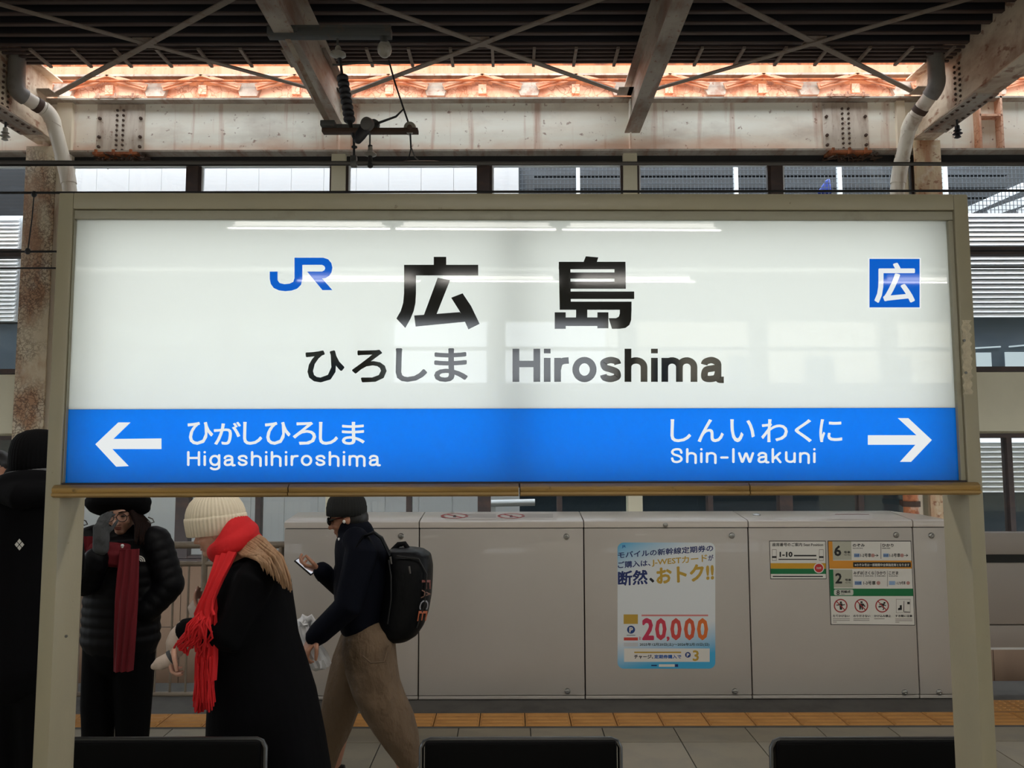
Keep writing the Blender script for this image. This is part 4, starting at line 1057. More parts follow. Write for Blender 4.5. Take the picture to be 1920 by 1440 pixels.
for a, z_ in ((1195, 550), (1325, 550), (1462, 658)): nq(n2, a - 2, 480, a + 2, z_, INK, o2, 'divider')
nq(n2, 1092, 596, 1172, 640, TAGB, o2, 'blue_tag'); nt_(n2, '自由席', 1098, 602, 1166, 634, flat('tag_ink', (50, 80, 140)), .02)
nt_(n2, '1-3号車', 1190, 594, 1328, 640, bold=.02); disc_px(MB(), PB, *nc(1360, 618), 3.6, o2).build('no_smoking_mark', flat('mark_pale', (190, 140, 134)), n2, smooth=False, fix=False)
nq(n2, 1480, 596, 1548, 640, TAGB, o2, 'blue_tag'); nt_(n2, '1-3,7,8号車', 1556, 598, 1664, 638, bold=.02); disc_px(MB(), PB, *nc(1694, 618), 3.4, o2).build('no_smoking_mark', flat('mark_pale', (190, 140, 134)), n2, smooth=False, fix=False)
poly_px(MB(), PB, [nc(*q) for q in rounded(860, 690, 1078, 756, 18)], o3).build('white_tag', flat('tag_cream', (206, 210, 200)), n2, smooth=False, fix=False)
nt_(n2, '8', 888, 698, 924, 752, bold=.02, off=o3 + .0005); nt_(n2, '両編成', 936, 700, 1046, 730, bold=.03, off=o3 + .0005); nt_(n2, 'Cars', 938, 736, 982, 748, off=o3 + .0005)
figs = [[[(926, 826), (950, 826), (950, 846), (926, 846)], [(922, 848), (956, 848), (952, 918), (926, 918)], [(888, 862), (924, 856), (924, 868), (888, 872)], [(954, 860), (984, 856), (984, 866), (954, 872)]],
        [[(1158, 824), (1182, 824), (1182, 844), (1158, 844)], [(1140, 848), (1192, 848), (1190, 882), (1184, 918), (1172, 918), (1168, 886), (1160, 918), (1148, 918), (1144, 884)], [(1194, 850), (1214, 880), (1206, 890), (1188, 866)]],
        [[(1420, 830), (1440, 832), (1436, 852), (1416, 850)], [(1388, 846), (1428, 852), (1420, 886), (1398, 878)], [(1360, 878), (1398, 874), (1396, 890), (1362, 894)], [(1404, 880), (1432, 894), (1416, 924), (1406, 918), (1416, 900), (1400, 892)], [(1380, 850), (1394, 846), (1382, 868), (1366, 866)], [(1424, 858), (1446, 868), (1442, 878), (1422, 870)]]]
for cx, f in zip((935, 1168, 1402), figs):
    b = MB()
    for q in f: poly_px(b, PB, [nc(*w) for w in q], o2)
    b.build('figure', INK, n2, smooth=False, fix=False)
    b = disc_px(MB(), PB, *nc(cx, 873), 77 / 6, o3, 32, 64 / 6)
    poly_px(b, PB, [nc(cx - 56, 822), nc(cx - 48, 815), nc(cx + 56, 924), nc(cx + 48, 931)], o3 + .0002); b.build('prohibition_mark', REDN, n2, smooth=False, fix=False)
nq(n2, 1558, 798, 1720, 954, GREY, o2, 'pictogram_box'); nq(n2, 1562, 802, 1716, 950, WHITE, o2 + .0003, 'pictogram_box')
b = MB()
for q in ([(1600, 868), (1622, 866), (1624, 920), (1580, 924), (1582, 900), (1600, 896)], [(1684, 830), (1712, 830), (1712, 856), (1684, 856)], [(1644, 820), (1650, 820), (1648, 945), (1640, 940)], [(1650, 938), (1716, 942), (1716, 948), (1650, 946)]): poly_px(b, PB, [nc(*w) for w in q], o3)
b.build('figure', INK, n2, smooth=False, fix=False)
for (t, a, d) in (('たてかけない', 848, 1036), ('のりださない', 1078, 1268), ('かけ込み禁止', 1312, 1502), ('すき間に注意', 1548, 1740)):
    nt_(n2, t, a, 974, d, 1002, bold=.03)
b = MB()
for x0, x1, ys in ((848, 1038, (1016, 1034, 1054)), (1080, 1258, (1016, 1034)), (1312, 1430, (1016,)), (1550, 1742, (1020, 1038, 1056))):
    for i, y in enumerate(ys): rect_px(b, PB, *nc(x0, y), *nc(x1 if i < 2 else x0 + 45, y + 7), o2)
b.build('fine_print', GREY, n2, smooth=False, fix=False)

# ---- sliding gate to the right of the barrier
YG = YB + .14
gx0, gx1 = xs[5] + .004, xs[5] + 1.7
gt = thing('sliding_gate', 'grey sliding platform gate at the right edge beyond the sign post', 'gate', ((gx0 + gx1) / 2, YG, 0))
def gz(y): return zat(y, YG, 1860)
wb(gx0, YG, gz(1040), gx1, YG + .1, gz(999)).build('top_rail', M['gate'], gt, bevel=.006)
wb(gx0, YG + .03, gz(1056), gx1, YG + .08, gz(1040)).build('slot', M['black'], gt)
wb(gx0, YG + .005, gz(1171), gx1, YG + .095, gz(1056)).build('panel', M['gate'], gt, bevel=.003)
wb(gx0, YG + .0, gz(1215), gx1, YG + .1, gz(1173)).build('lower_panel', M['gate'], gt, bevel=.004)
wb(gx0, YG - .004, gz(1218), gx1, YG + .1, gz(1214)).build('edge_highlight', M['frame_white'], gt)  # white strip paints the highlight along the gate's lower edge
for x in (gx1 - .2, gx0 + .06): wb(x, YG + .03, 0, x + .05, YG + .08, gz(1218)).build('foot', M['steel_dark'], gt)

# ---- handrail fence to the left of the barrier
YH = YB + .12
rf = thing('railing', 'steel pipe railing left of the barrier behind the two women', 'railing', (-3, YH, 0))
rx0, rx1 = -4.6, xs[0] - .02
def hz(y): return zat(y, YH, 350)
MB().tube([(rx0, YH, hz(1022)), (rx1, YH, hz(1022))], .026, 12).build('top_rail', M['rail'], rf)
MB().tube([(rx0, YH, hz(1057)), (rx1, YH, hz(1057))], .019, 12).build('upper_rail', M['rail'], rf)
MB().tube([(rx0, YH, hz(1302)), (rx1, YH, hz(1302))], .019, 12).build('bottom_rail', M['rail'], rf)
k = 0; x = rx1 - .03
while x > rx0:
    if k % 5 == 0: MB().tube([(x, YH, 0), (x, YH, hz(1022))], .022, 10).build('post', M['rail'], rf)
    else: MB().tube([(x, YH, hz(1302)), (x, YH, hz(1057))], .0085, 8).build('baluster', M['rail'], rf)
    x -= .112; k += 1

# ---- benches: only the backs show along the bottom of the frame
YBN = 2.72
def bench(p0, p1, label):
    zt = zat(1388, YBN, (p0 + p1) / 2); x0, x1 = at(p0, 1400, YBN).x, at(p1, 1400, YBN).x
    t = thing('bench', label, 'bench', ((x0 + x1) / 2, YBN, 0), 'black benches between the sign posts')
    h = zat(1432, YBN) ; lo = zt - .34
    MB().box(x0 + .012, YBN, lo, x1 - .012, YBN + .04, zt - .004).build('backrest', M['leather'], t, bevel=.012, seg=3)
    r = .009
    pth = [(x0, YBN + .02, .40), (x0, YBN + .02, zt - .03), (x0 + .01, YBN + .02, zt - .012), (x0 + .03, YBN + .02, zt - .004), (x1 - .03, YBN + .02, zt - .004), (x1 - .01, YBN + .02, zt - .012), (x1, YBN + .02, zt - .03), (x1, YBN + .02, .40)]
    MB().tube(pth, [(r, .022)] * len(pth), 10, side=(0, 0, 0.0001)).build('back_frame', M['chrome'], t) if False else MB().tube(pth, r, 10).build('back_frame', M['chrome'], t)
    MB().box(x0 + .02, YBN + .05, .39, x1 - .02, YBN + .47, .45).build('seat', M['leather'], t, bevel=.02, seg=3)
    for sx in (x0 + .06, x1 - .06):
        for yy in (YBN + .07, YBN + .42): MB().tube([(sx, yy, .39), (sx, yy, .0)], .016, 10).build('leg', M['chrome'], t)
        MB().bar((sx, YBN + .02, .41), (sx, YBN + .45, .375), .03, .02).build('seat_rail', M['steel_dark'], t)
    return t
bench(117, 494, 'black bench back at bottom left beside the left sign post')
bench(789, 1164, 'black bench back at bottom centre below the poster')
bench(1450, 1828, 'black bench back at bottom right beside the right sign post')

# ---- drain pipes from the roof edge to the columns
def drain(label, pts, yp, mirror):
    P = [at(px, py, Y) for px, py, Y in pts]
    t = thing('drain_pipe', label, 'pipe', P[-1])
    def arc(a, b_, c_, n=5, k=.35):
        p0 = b_.lerp(a, k); p1 = b_.lerp(c_, k)
        return [p0.lerp(b_, i / n).lerp(b_.lerp(p1, i / n), i / n) for i in range(n + 1)]
    r = .078
    MB().tube([P[0], P[1].lerp(P[0], .22)], r * 1.12, 16).build('upper_pipe', M['pvc_dark'], t)
    MB().tube([P[1].lerp(P[0], .25)] + arc(P[0], P[1], P[2], k=.2) + [P[1].lerp(P[2], .25)], r * 1.16, 16).build('elbow', M['pvc_dark'], t)
    MB().tube([P[1].lerp(P[2], .2), P[2].lerp(P[1], .2)], r, 16).build('offset_pipe', M['pvc'], t)
    MB().tube([P[2].lerp(P[1], .22)] + arc(P[1], P[2], P[3], k=.2) + [P[2].lerp(P[3], .12)], r * 1.1, 16).build('elbow', M['pvc'], t)
    MB().tube([P[2].lerp(P[3], .1), P[3].lerp(P[2], .1)], r, 16).build('lower_pipe', M['pvc'], t)
    MB().tube([P[3].lerp(P[2], .12)] + arc(P[2], P[3], P[4], k=.3) + [P[3].lerp(P[4], .6)], r * 1.1, 16).build('elbow', M['pvc'], t)
    down = V((P[4].x, P[4].y, 1.55))
    MB().tube([V((P[4].x, P[4].y, 1.56)), V((P[4].x, P[4].y, -1.2))], r * 1.04, 16).build('lower_section', M['rustdown'], t)
    MB().tube([P[3].lerp(P[4], .5), P[4], down], r, 16).build('down_pipe', M['pvc'], t)
    cl = P[1].lerp(P[2], .62); d = (P[2] - P[1]).normalized()
    MB().tube([cl - d * .03, cl + d * .03], r * 1.1, 16).build('clamp', M['clamp'], t)
    MB().tube([V((P[4].x, P[4].y, 1.1)), V((P[4].x, P[4].y, 1.16))], r * 1.25, 16).build('clamp', M['clamp'], t)
    MB().box(P[4].x - .02, P[4].y, 1.1, P[4].x + .02, YW + .02, 1.16).build('bracket', M['clamp'], t)
drain('bent cream drain pipe beside the left column', [(33, 100, 8.2), (30, 172, 8.2), (95, 212, 8.55), (126, 325, 8.8), (131, 358, 8.8)], 8, False)
drain('bent cream drain pipe beside the right column', [(1753, 96, 8.2), (1757, 162, 8.2), (1706, 232, 8.55), (1686, 325, 8.8), (1682, 358, 8.8)], 8, True)

# ---- overhead wires and the insulators
YWR = 6.7
def wire(label, pts, r, mat, name='overhead_wire'):
    P = [at(px, py, YWR) for px, py in pts]
    t = thing(name, label, 'wire', P[0]); MB().tube(P, r, 8).build('cable', mat, t); return t
def span(y0, y1, sag=0): return [(px, y0 + (y1 - y0) * (px + 200) / 2320 + sag * math.sin(PI * (px + 200) / 2320)) for px in range(-200, 2121, 145)]
w1 = wire('thick dark overhead cable above the windows', span(304, 308), .018, M['wire_grey'])
MB().tube([at(px, py + 5, YWR + .05) for px, py in span(305, 301)], .01, 8).build('second_cable', M['wire'], w1)
w2 = wire('thin black overhead wire just above the station sign', span(362, 357), .0115, M['wire'])
w3 = wire('thin black contact wire, upper of the two crossing the left column', span(472, 470), .010, M['wire'])
wire('thin black contact wire, lower of the two crossing the left column', span(503, 501), .008, M['wire'])
MB().tube([at(64, 364, YWR), at(60, 410, YWR), at(52, 471, YWR)], .006, 6).build('dropper', M['wire'], w3)
for q in ((64, 364), (52, 471)): MB().ell(at(*q, YWR), (.025, 0, 0), (0, .02, 0), (0, 0, .03)).build('clip', M['wire'], w3)
def q6(x, y, Y=YWR): return at(480 + x / 4.8, 30 + y / 4.8, Y)
Zv = V((0, 0, 1))
ins = thing('insulator_assembly', 'black ribbed insulator string and steel arms hanging from the left roof beam', 'insulator', q6(770, 540))
a, b_ = q6(110, 160), q6(1220, 172)
zt = zb_
MB().obox(((a.x + b_.x) / 2, YWR, a.z - .0), ((b_.x - a.x) / 2, 0, 0), (0, .045, 0), (0, 0, .04)).build('upper_arm', M['channel'], ins, bevel=.006)
MB().obox(((a.x + b_.x) / 2, YWR - .04, a.z + .044), ((b_.x - a.x) / 2, 0, 0), (0, .008, 0), (0, 0, .012)).build('arm_flange', M['channel'], ins)
MB().box(FX[3] - .1, YWR - .06, a.z + .03, FX[3] + .14, YWR + .06, zb_ + .005).build('arm_clamp', M['channel'], ins)
# cap insulator and shackle
p0 = q6(735, 205); p1_ = q6(735, 330)
MB().tube([p0, p1_], .010, 8).build('shackle', M['steel_dark'], ins)
MB().lathe([(.016, .085), (.026, .07), (.03, .04), (.068, .016), (.072, .0), (.04, -.012), (.016, -.014)], q6(738, 352), Zv, 24).build('cap_insulator', M['ceramic'], ins)
MB().lathe([(.02, -.02), (.045, -.01), (.062, .03), (.066, .06), (.060, .09), (.04, .12), (.02, .13)], q6(1160, 255), (0, -.25, -1), 22).build('round_insulator', M['ceramic'], ins)
MB().tube([q6(1150, 190), q6(1158, 260, YWR - .03)], .036, 12).build('insulator_cap', M['channel'], ins)
A, B = q6(775, 535), q6(845, 955); d = (B - A); Ln = d.length
MB().tube([q6(750, 385), q6(765, 450), A], [.022, .012, .014], 10).build('top_link', M['wire'], ins)
MB().tube([q6(690, 440), q6(760, 440), q6(830, 430), q6(1000, 418), q6(1200, 432)], .009, 8).build('arcing_horn', M['channel'], ins)
pr = [(.016, 0)]
nr_ = 8
for i in range(nr_):
    h = Ln * (i + .5) / nr_; w = Ln / nr_
    pr += [(.040, h - w * .46), (.050, h - w * .3), (.054, h), (.050, h + w * .3), (.040, h + w * .48)]
pr.append((.016, Ln))
MB().lathe(pr, A, d, 22).build('ribbed_insulator', M['rubber'], ins)
MB().tube([B, q6(865, 1040), q6(880, 1095)], [.022, .018, .014], 10).build('bottom_link', M['wire'], ins)
a, b_ = q6(600, 1030), q6(1460, 1045)
MB().obox((a + b_) / 2, ((b_.x - a.x) / 2, 0, 0), (0, .04, 0), (0, 0, .018)).build('lower_arm', M['clamp'], ins, bevel=.004)
MB().obox(q6(660, 992), (.065, 0, 0), (0, .08, 0), (0, 0, .026)).build('arm_bracket', M['channel'], ins, bevel=.008)
MB().obox(q6(840, 998), (.13, 0, 0), (0, .012, 0), (0, 0, .022)).build('arm_plate', M['steel_dark'], ins)
MB().bar((FX[3] + .02, YWR + .03, zb_ + .01), V(q6(660, 985)) + V((0, .03, 0)), .045, .02, up=(0, 1, 0)).build('arm_strut', M['beam'], ins)
MB().tube([q6(915, 1120, YWR - .09), q6(940, 1075, YWR - .09), q6(990, 1000, YWR - .09), q6(1015, 965, YWR - .09)], [(.036, .03), (.050, .036), (.054, .036), (.040, .03)], 14, round_ends=True).build('tension_lever', M['rubber'], ins)
MB().lathe([(.03, -.03), (.056, -.025), (.058, 0), (.056, .025), (.03, .03)], q6(1002, 972, YWR - .14), (-.35, -1, -.1), 24).build('pulley_wheel', M['wire_grey'], ins)
MB().lathe([(.03, -.05), (.052, -.04), (.052, -.01), (.03, 0)], q6(1050, 975, YWR + .06), (-.35, -1, -.1), 20).build('pulley_wheel', M['channel'], ins)
MB().lathe([(.02, -.02), (.052, -.015), (.056, .0), (.052, .02), (.03, .03)], q6(1385, 1008), (0, -1, -.1), 24).build('ceramic_disc', M['ceramic'], ins)
MB().lathe([(.024, 0), (.022, .03), (.01, .036)], q6(1385, 1008, YWR - .03), (0, -1, -.1), 12).build('disc_cap', M['clamp'], ins)
# small wires
MB().tube([q6(1195, 400), q6(1250, 600), q6(1320, 810), q6(1385, 1000), q6(1395, 1190)], .008, 8).build('jumper_wire', M['wire'], ins)
MB().tube([q6(1325, 840), q6(1260, 905), q6(1150, 945), q6(1070, 975)], [.007, .010, .011, .012], 8).build('jumper_wire', M['wire'], ins)
MB().tube([q6(1395, 1190), q6(1380, 1260), q6(1350, 1305)], .006, 6).build('jumper_wire', M['wire'], ins)
MB().tube([q6(1400, 1190), q6(1430, 1270), q6(1470, 1310)], .006, 6).build('jumper_wire', M['wire_grey'], ins)
MB().tube([q6(1210, 1325), q6(1400, 1312), q6(1600, 1312), q6(1760, 1330)], .012, 6).build('jumper_wire', M['ceramic'], ins)
# clamps down to the cable
MB().tube([q6(880, 1090), q6(882, 1190), q6(880, 1340)], .011, 8).build('hanger_rod', M['wire'], ins)
MB().lathe([(.026, 0), (.026, .012)], q6(885, 1185), Zv, 12).build('hanger_washer', M['wire'], ins)
MB().obox(q6(880, 1310), (.028, 0, 0), (0, .03, 0), (0, 0, .05)).build('cable_clamp', M['steel_dark'], ins, bevel=.008)
MB().tube([q6(1025, 1050), q6(1025, 1170)], .008, 8).build('hanger_rod', M['steel_dark'], ins)
MB().lathe([(.018, .08), (.022, .05), (.028, .03), (.056, .008), (.058, 0), (.03, -.012)], q6(1028, 1250), Zv, 24).build('bell_insulator', M['ceramic'], ins)
MB().tube([q6(1028, 1165), q6(1028, 1200)], .02, 10).build('bell_cap', M['wire'], ins)
MB().tube([q6(1028, 1250), q6(1028, 1345)], [.018, .026], 10, round_ends=True).build('cable_clamp', M['wire'], ins)
for (px, lab) in ((1786, 'small dark insulator hanging below the right main beam'), (20, 'small pale insulator hanging below the left main beam')):
    t = thing('small_insulator', lab, 'insulator', (FX[5] + .05 if px > 900 else FX[2] - .07, 8.3, zm0 - .2)); Yq = 8.3
    mt = M['rubber'] if px > 900 else M['ceramic']
    MB().lathe([(.014, .10), (.026, .09), (.026, .05), (.042, .04), (.02, .03), (.052, .0), (.02, -.01), (.035, -.04), (.014, -.05)], (FX[5] + .05 if px > 900 else FX[2] - .07, Yq, zm0 - .18), Zv, 16).build('insulator_body', mt, t)
    hx_ = FX[5] + .05 if px > 900 else FX[2] - .07; MB().tube([(hx_, Yq, zm0 - .12), (hx_, Yq, zm0 + .01)], .012, 8).build('hanger_rod', M['wire'], t)
# rust-orange bracket light patch is left to the sun

# ---- fluorescent lamps under the platform roof
def lamp(x, y, z, L_, label):
    t = thing('ceiling_lamp', label, 'lamp', (x, y, z), 'fluorescent lamps under the platform roof')
    wb(x - L_ / 2, y - .05, z + .03, x + L_ / 2, y + .05, z + .09).build('housing', M['lamp_white'], t, bevel=.005)
    MB().tube([(x - L_ / 2 + .03, y, z), (x + L_ / 2 - .03, y, z)], .016, 8).build('tube', M['tube'], t)
    for s_ in (-1, 1):
        wb(x + s_ * (L_ / 2 - .04) - .012, y - .02, z - .01, x + s_ * (L_ / 2 - .04) + .012, y + .02, z + .03).build('socket', M['lamp_white'], t)
        MB().tube([(x + s_ * L_ * .3, y, z + .09), (x + s_ * L_ * .3, y, ZR + .02)], .008, 6).build('rod', M['lamp_white'], t)
    li = bpy.data.lights.new('lamp_light', 'AREA'); li.shape = 'RECTANGLE'; li.size = L_; li.size_y = .035; li.energy = (LAMP_POWER if y > 0 else REAR_POWER) * L_ / 1.2; li.color = (1.0, .95, .88)
    lo = bpy.data.objects.new('lamp_light', li); COL.objects.link(lo); lo.parent = t; lo.location = (0, 0, -.03)
ORD = ('leftmost', 'second from the left', 'middle', 'second from the right', 'rightmost')
for y, z, xs_, lab in ((-1.8, 3.25, (-3.4, -1.25, -.15, .95, 3.6), '%s of the lamps mirrored above the big characters in the sign'), (-3.4, 3.25, (-4.6, -1.2, 0.0, 1.2, 3.9), '%s of the lamps mirrored across the big characters in the sign'), (2.75, 3.85, (-3.6, -1.2, 0.0, 1.2, 3.6), '%s of the added unseen lamps over the benches')):  # bench row is added out of view to light people and barrier
    for k, x in enumerate(xs_): lamp(x, y, z, 1.06, lab % ORD[k])

# ================================================================ PEOPLE
SKIN = paint('skin', (206, 160, 138), .5, [((196, 136, 118), 18, .5, .7, .35)])
SKIN2 = paint('skin_man', (176, 126, 100), .5)
BLACKC = paint('black_cloth', (4, 4, 7), .85, bump=((30, 30, 14), .35, .006), spec=.12)
PUFF = paint('black_puffer_nylon', (7, 7, 11), .55, bump=(26, .25, .006), spec=.16)
NAVYC = paint('navy_cloth', (5, 8, 20), .8, bump=((26, 26, 14), .35, .008), spec=.12)
TROU = paint('black_trousers', (3, 3, 5), .85, bump=((22, 22, 9), .3, .006), spec=.12)
KHAKI = paint('khaki_cotton', (106, 86, 65), .8, [((88, 70, 52), (7, 7, 3), .45, .7, .5)], bump=((14, 14, 8), .8, .04))
REDS = paint('bright_red_wool', (206, 24, 30), .85, [((190, 16, 22), 14, .45, .7, .4)], bump=((60, 60, 25), .35, .006))
DRED = paint('dark_red_scarf', (112, 12, 26), .8, [((84, 8, 20), (30, 30, 4), .45, .7, .5)], bump=((70, 70, 12), .35, .006))
CREAM = paint('cream_rib_knit', (226, 214, 190), .85, bump=(90, .3, .003))
BEIGE = paint('beige_wool', (196, 178, 164), .9, bump=(120, .4, .003))
GREYW = paint('grey_wool', (74, 76, 78), .9, [((46, 48, 50), 22, .5, .65, .6)], bump=(140, .4, .003))
BLONDE = paint('blonde_hair', (176, 140, 108), .5, [((140, 104, 74), (60, 60, 6), .45, .65, .7)])
BROWN = paint('dark_brown_hair', (30, 17, 13), .75, [((16, 10, 9), (70, 70, 8), .45, .65, .6)], spec=.12)
DARKHAIR = paint('black_hair', (16, 14, 14), .5)
OLIVE = paint('dark_olive_knit', (16, 18, 17), .9, bump=((120, 120, 40), .3, .003))
HATB = paint('black_felt_hat', (5, 5, 7), .85, bump=(80, .25, .003), spec=.12)
SHOE = paint('black_shoe', (16, 15, 15), .5)
LIPS = paint('lips', (150, 70, 66), .45)
LENS = paint('dark_lens', (6, 7, 9), .08)
THIN = paint('glasses_wire', (34, 26, 24), .35)

def frame(fwd, up=(0, 0, 1)):
    f = V(fwd).normalized(); r = f.cross(V(up)).normalized(); u = r.cross(f); return r, f, u
def rel(c, fr, x, y, z): return V(c) + fr[0] * x + fr[1] * y + fr[2] * z
def head_prims(b, c, fr, s=1.0, ears=True):
    R, F, U = fr
    def e(x, y, z, a, d, h, n=14): b.ell(rel(c, fr, x * s, y * s, z * s), R * a * s, F * d * s, U * h * s, n, 10)
    e(0, -.012, .03, .074, .094, .088, 18); e(0, .028, -.03, .060, .066, .085, 18); e(0, .052, -.093, .032, .036, .026)
    e(0, .078, .022, .046, .014, .011); e(-.034, .062, -.035, .026, .026, .024); e(.034, .062, -.035, .026, .026, .024)
    b.tube([rel(c, fr, 0, .086 * s, .012 * s), rel(c, fr, 0, .100 * s, -.018 * s), rel(c, fr, 0, .110 * s, -.036 * s)], [.007 * s, .010 * s, .012 * s], 8, round_ends=True)
    e(-.011, .096, -.04, .009, .010, .008, 8); e(.011, .096, -.04, .009, .010, .008, 8)
    e(0, .084, -.064, .022, .010, .006, 10); e(0, .082, -.073, .019, .011, .006, 10)
    if ears:
        for q in (-1, 1): e(q * .077, -.005, -.012, .009, .018, .03, 10)
def face_details(o, c, fr, s=1.0, closed=True, brow=BROWN):
    R, F, U = fr
    for q in (-1, 1):
        MB().ell(rel(c, fr, q * .031 * s, .083 * s, -.001 * s), R * .014 * s, F * .006 * s, U * (.004 if closed else .007) * s, 10, 6).build('eye', DARKHAIR if closed else M['white'], o)
        MB().tube([rel(c, fr, q * .014 * s, .092 * s, .022 * s), rel(c, fr, q * .032 * s, .091 * s, .027 * s), rel(c, fr, q * .05 * s, .078 * s, .022 * s)], [.003, .004, .002], 6).build('eyebrow', brow, o)
    b = MB(); b.ell(rel(c, fr, 0, .0885 * s, -.064 * s), R * .02 * s, F * .007 * s, U * .0045 * s, 10, 6); b.ell(rel(c, fr, 0, .087 * s, -.073 * s), R * .017 * s, F * .008 * s, U * .005 * s, 10, 6)
    b.build('lips', LIPS, o)
def hand(b, w, d, n, side, curl=25, s=1.0, spread=.0, thumb=True, curls=None):
    """palm and five separate fingers: wrist point, pointing direction, palm normal, thumb side"""
    d = V(d).normalized(); n = V(n); n = (n - d * n.dot(d)).normalized(); t = V(side); t = (t - d * t.dot(d) - n * t.dot(n)).normalized()
    w = V(w)
    b.tube([w - d * .02 * s, w + d * .02 * s, w + d * .05 * s, w + d * .085 * s], [(.024 * s, .018 * s), (.034 * s, .015 * s), (.041 * s, .014 * s), (.040 * s, .011 * s)], 12, side=t, round_ends=True)
    for i, (off, ln) in enumerate(((.030, .074), (.010, .083), (-.010, .077), (-.029, .060))):
        p = w + d * (.082 - abs(i - 1) * .004) * s + t * off * s
        dd = (d + t * spread * (1.5 - i)).normalized(); pts = [p - dd * .012 * s, p]; a = 0
        cu = curls[i] if curls else curl
        for k, fr_ in enumerate((.46, .3, .24)):
            a += math.radians(cu * (1.0 if k else .7)); q = dd * math.cos(a) + n * math.sin(a)
            pts.append(pts[-1] + q * ln * fr_ * s)
        b.tube(pts, [.0092 * s, .0092 * s, .0086 * s, .0078 * s, .0068 * s], 9, round_ends=True)
    if thumb:
        p = w + d * .022 * s + t * .028 * s
        q1 = (d * .62 + t * .62 + n * .35).normalized(); q2 = (d * .85 + t * .15 + n * .5).normalized()
        b.tube([p, p + q1 * .038 * s, p + q1 * .038 * s + q2 * .03 * s, p + q1 * .038 * s + q2 * .052 * s], [.013 * s, .0105 * s, .0098 * s, .008 * s], 9, round_ends=True)
def limb(b, pts, radii, n=14, side=None): b.tube(pts, radii, n, side=side, round_ends=True)
def dome(b, c, ax, u, w, prof, ribs=0, amp=0.0, n=96):
    """knitted hat: profile (radius factor, height) round an axis, ribbed"""
    c = V(c); rings = []
    if ribs: n = ribs * 6
    for rf, h in prof:
        rings.append([c + ax * h + (u * math.cos(2 * PI * j / n) + w * math.sin(2 * PI * j / n)) * rf * (1 + (amp * math.cos(2 * PI * j * ribs / n) if ribs else 0)) for j in range(n)])
    return b.loft(rings)
def strip(b, pts, widths, thick, side, folds=5, depth=.006, n=28):
    """hanging cloth band with soft lengthwise folds"""
    rings = []; pts = [V(p) for p in pts]; s = V(side).normalized()
    for i, p in enumerate(pts):
        t = (pts[min(i + 1, len(pts) - 1)] - pts[max(i - 1, 0)]).normalized(); nrm = s.cross(t).normalized(); r = []
        for j in range(n):
            x = -1 + 2 * j / (n - 1); r.append(p + s * widths[i] * x + nrm * (thick * math.sqrt(max(0, 1 - x ** 4)) + depth * math.sin(x * folds * PI / 1.0 + i * .35)))
        for j in range(n):
            x = 1 - 2 * j / (n - 1); r.append(p + s * widths[i] * x + nrm * (-thick * math.sqrt(max(0, 1 - x ** 4)) + depth * math.sin(x * folds * PI / 1.0 + i * .35)))
        rings.append(r)
    return b.loft(rings)
def shoes(o, feet, mat=SHOE, ln=.25):
    for (p, d) in feet:
        p = V(p); d = V(d).normalized(); s = d.cross(V((0, 0, 1)))
        rings = []
        for t, w, h, z in ((-.28, .028, .03, .035), (-.25, .038, .05, .05), (0, .042, .055, .055), (.3, .046, .042, .042), (.58, .046, .03, .03), (.70, .034, .022, .024), (.73, .018, .012, .02)):
            rings.append([p + d * t * ln + s * w * math.cos(2 * PI * j / 14) + V((0, 0, max(.004, z + h * math.sin(2 * PI * j / 14)))) for j in range(14)])
        MB().loft(rings).build('shoe', mat, o)

# ---------------------------------------------------------------- C: woman with black hat, glasses and dark red scarf
Y0 = 4.2
def K(px, py, dy=0.0): return at(px, py, Y0 + dy)
gz_ = 0.0
C = thing('person', 'woman in black puffer jacket and glasses with dark red scarf, gloved hand at her face', 'person', (K(226, 1200).x, Y0, 0), None)
hc = K(231, 955, -.03); fr = frame((.08, -.92, -.34))
shR, elR, wrR = K(292, 1014), K(320, 1098, -.02), K(278, 1142, -.055)
shL, elL, wrL = K(172, 1012), K(158, 1096, -.16), K(188, 1030, -.20)
hipA, hipB = K(196, 1200), K(250, 1200)
kA, kB = K(184, 1320), K(250, 1320)
fA, fB = V((K(184, 1440).x, Y0, .06)), V((K(246, 1440).x, Y0, .06))
b = MB(); head_prims(b, hc, fr)
nk = rel(hc, fr, 0, -.02, -.06)
limb(b, [nk, K(233, 1012, .02), K(233, 1030, .02)], [.05, .052, .06])
limb(b, [K(233, 1045, .01), K(231, 1080), K(228, 1150), K(224, 1200)], [(.15, .09), (.15, .10), (.13, .09), (.15, .10)], 18, side=(1, 0, 0))
limb(b, [shR, elR, wrR], [.045, .036, .026]); limb(b, [shL, elL, wrL], [.045, .036, .026])
limb(b, [hipA, kA, fA], [.075, .05, .035]); limb(b, [hipB, kB, fB], [.075, .05, .035])
hand(b, wrR + V((-.02, .02, 0)), (-1, .1, -.25), (0, 1, 0), (0, 0, 1), 20, .9)
b.tube([wrL, wrL + V((.01, -.01, .03))], .024, 10, round_ends=True)
b.build('body', SKIN, C, voxel=.0055, relax=1)
face_details(C, hc, fr)
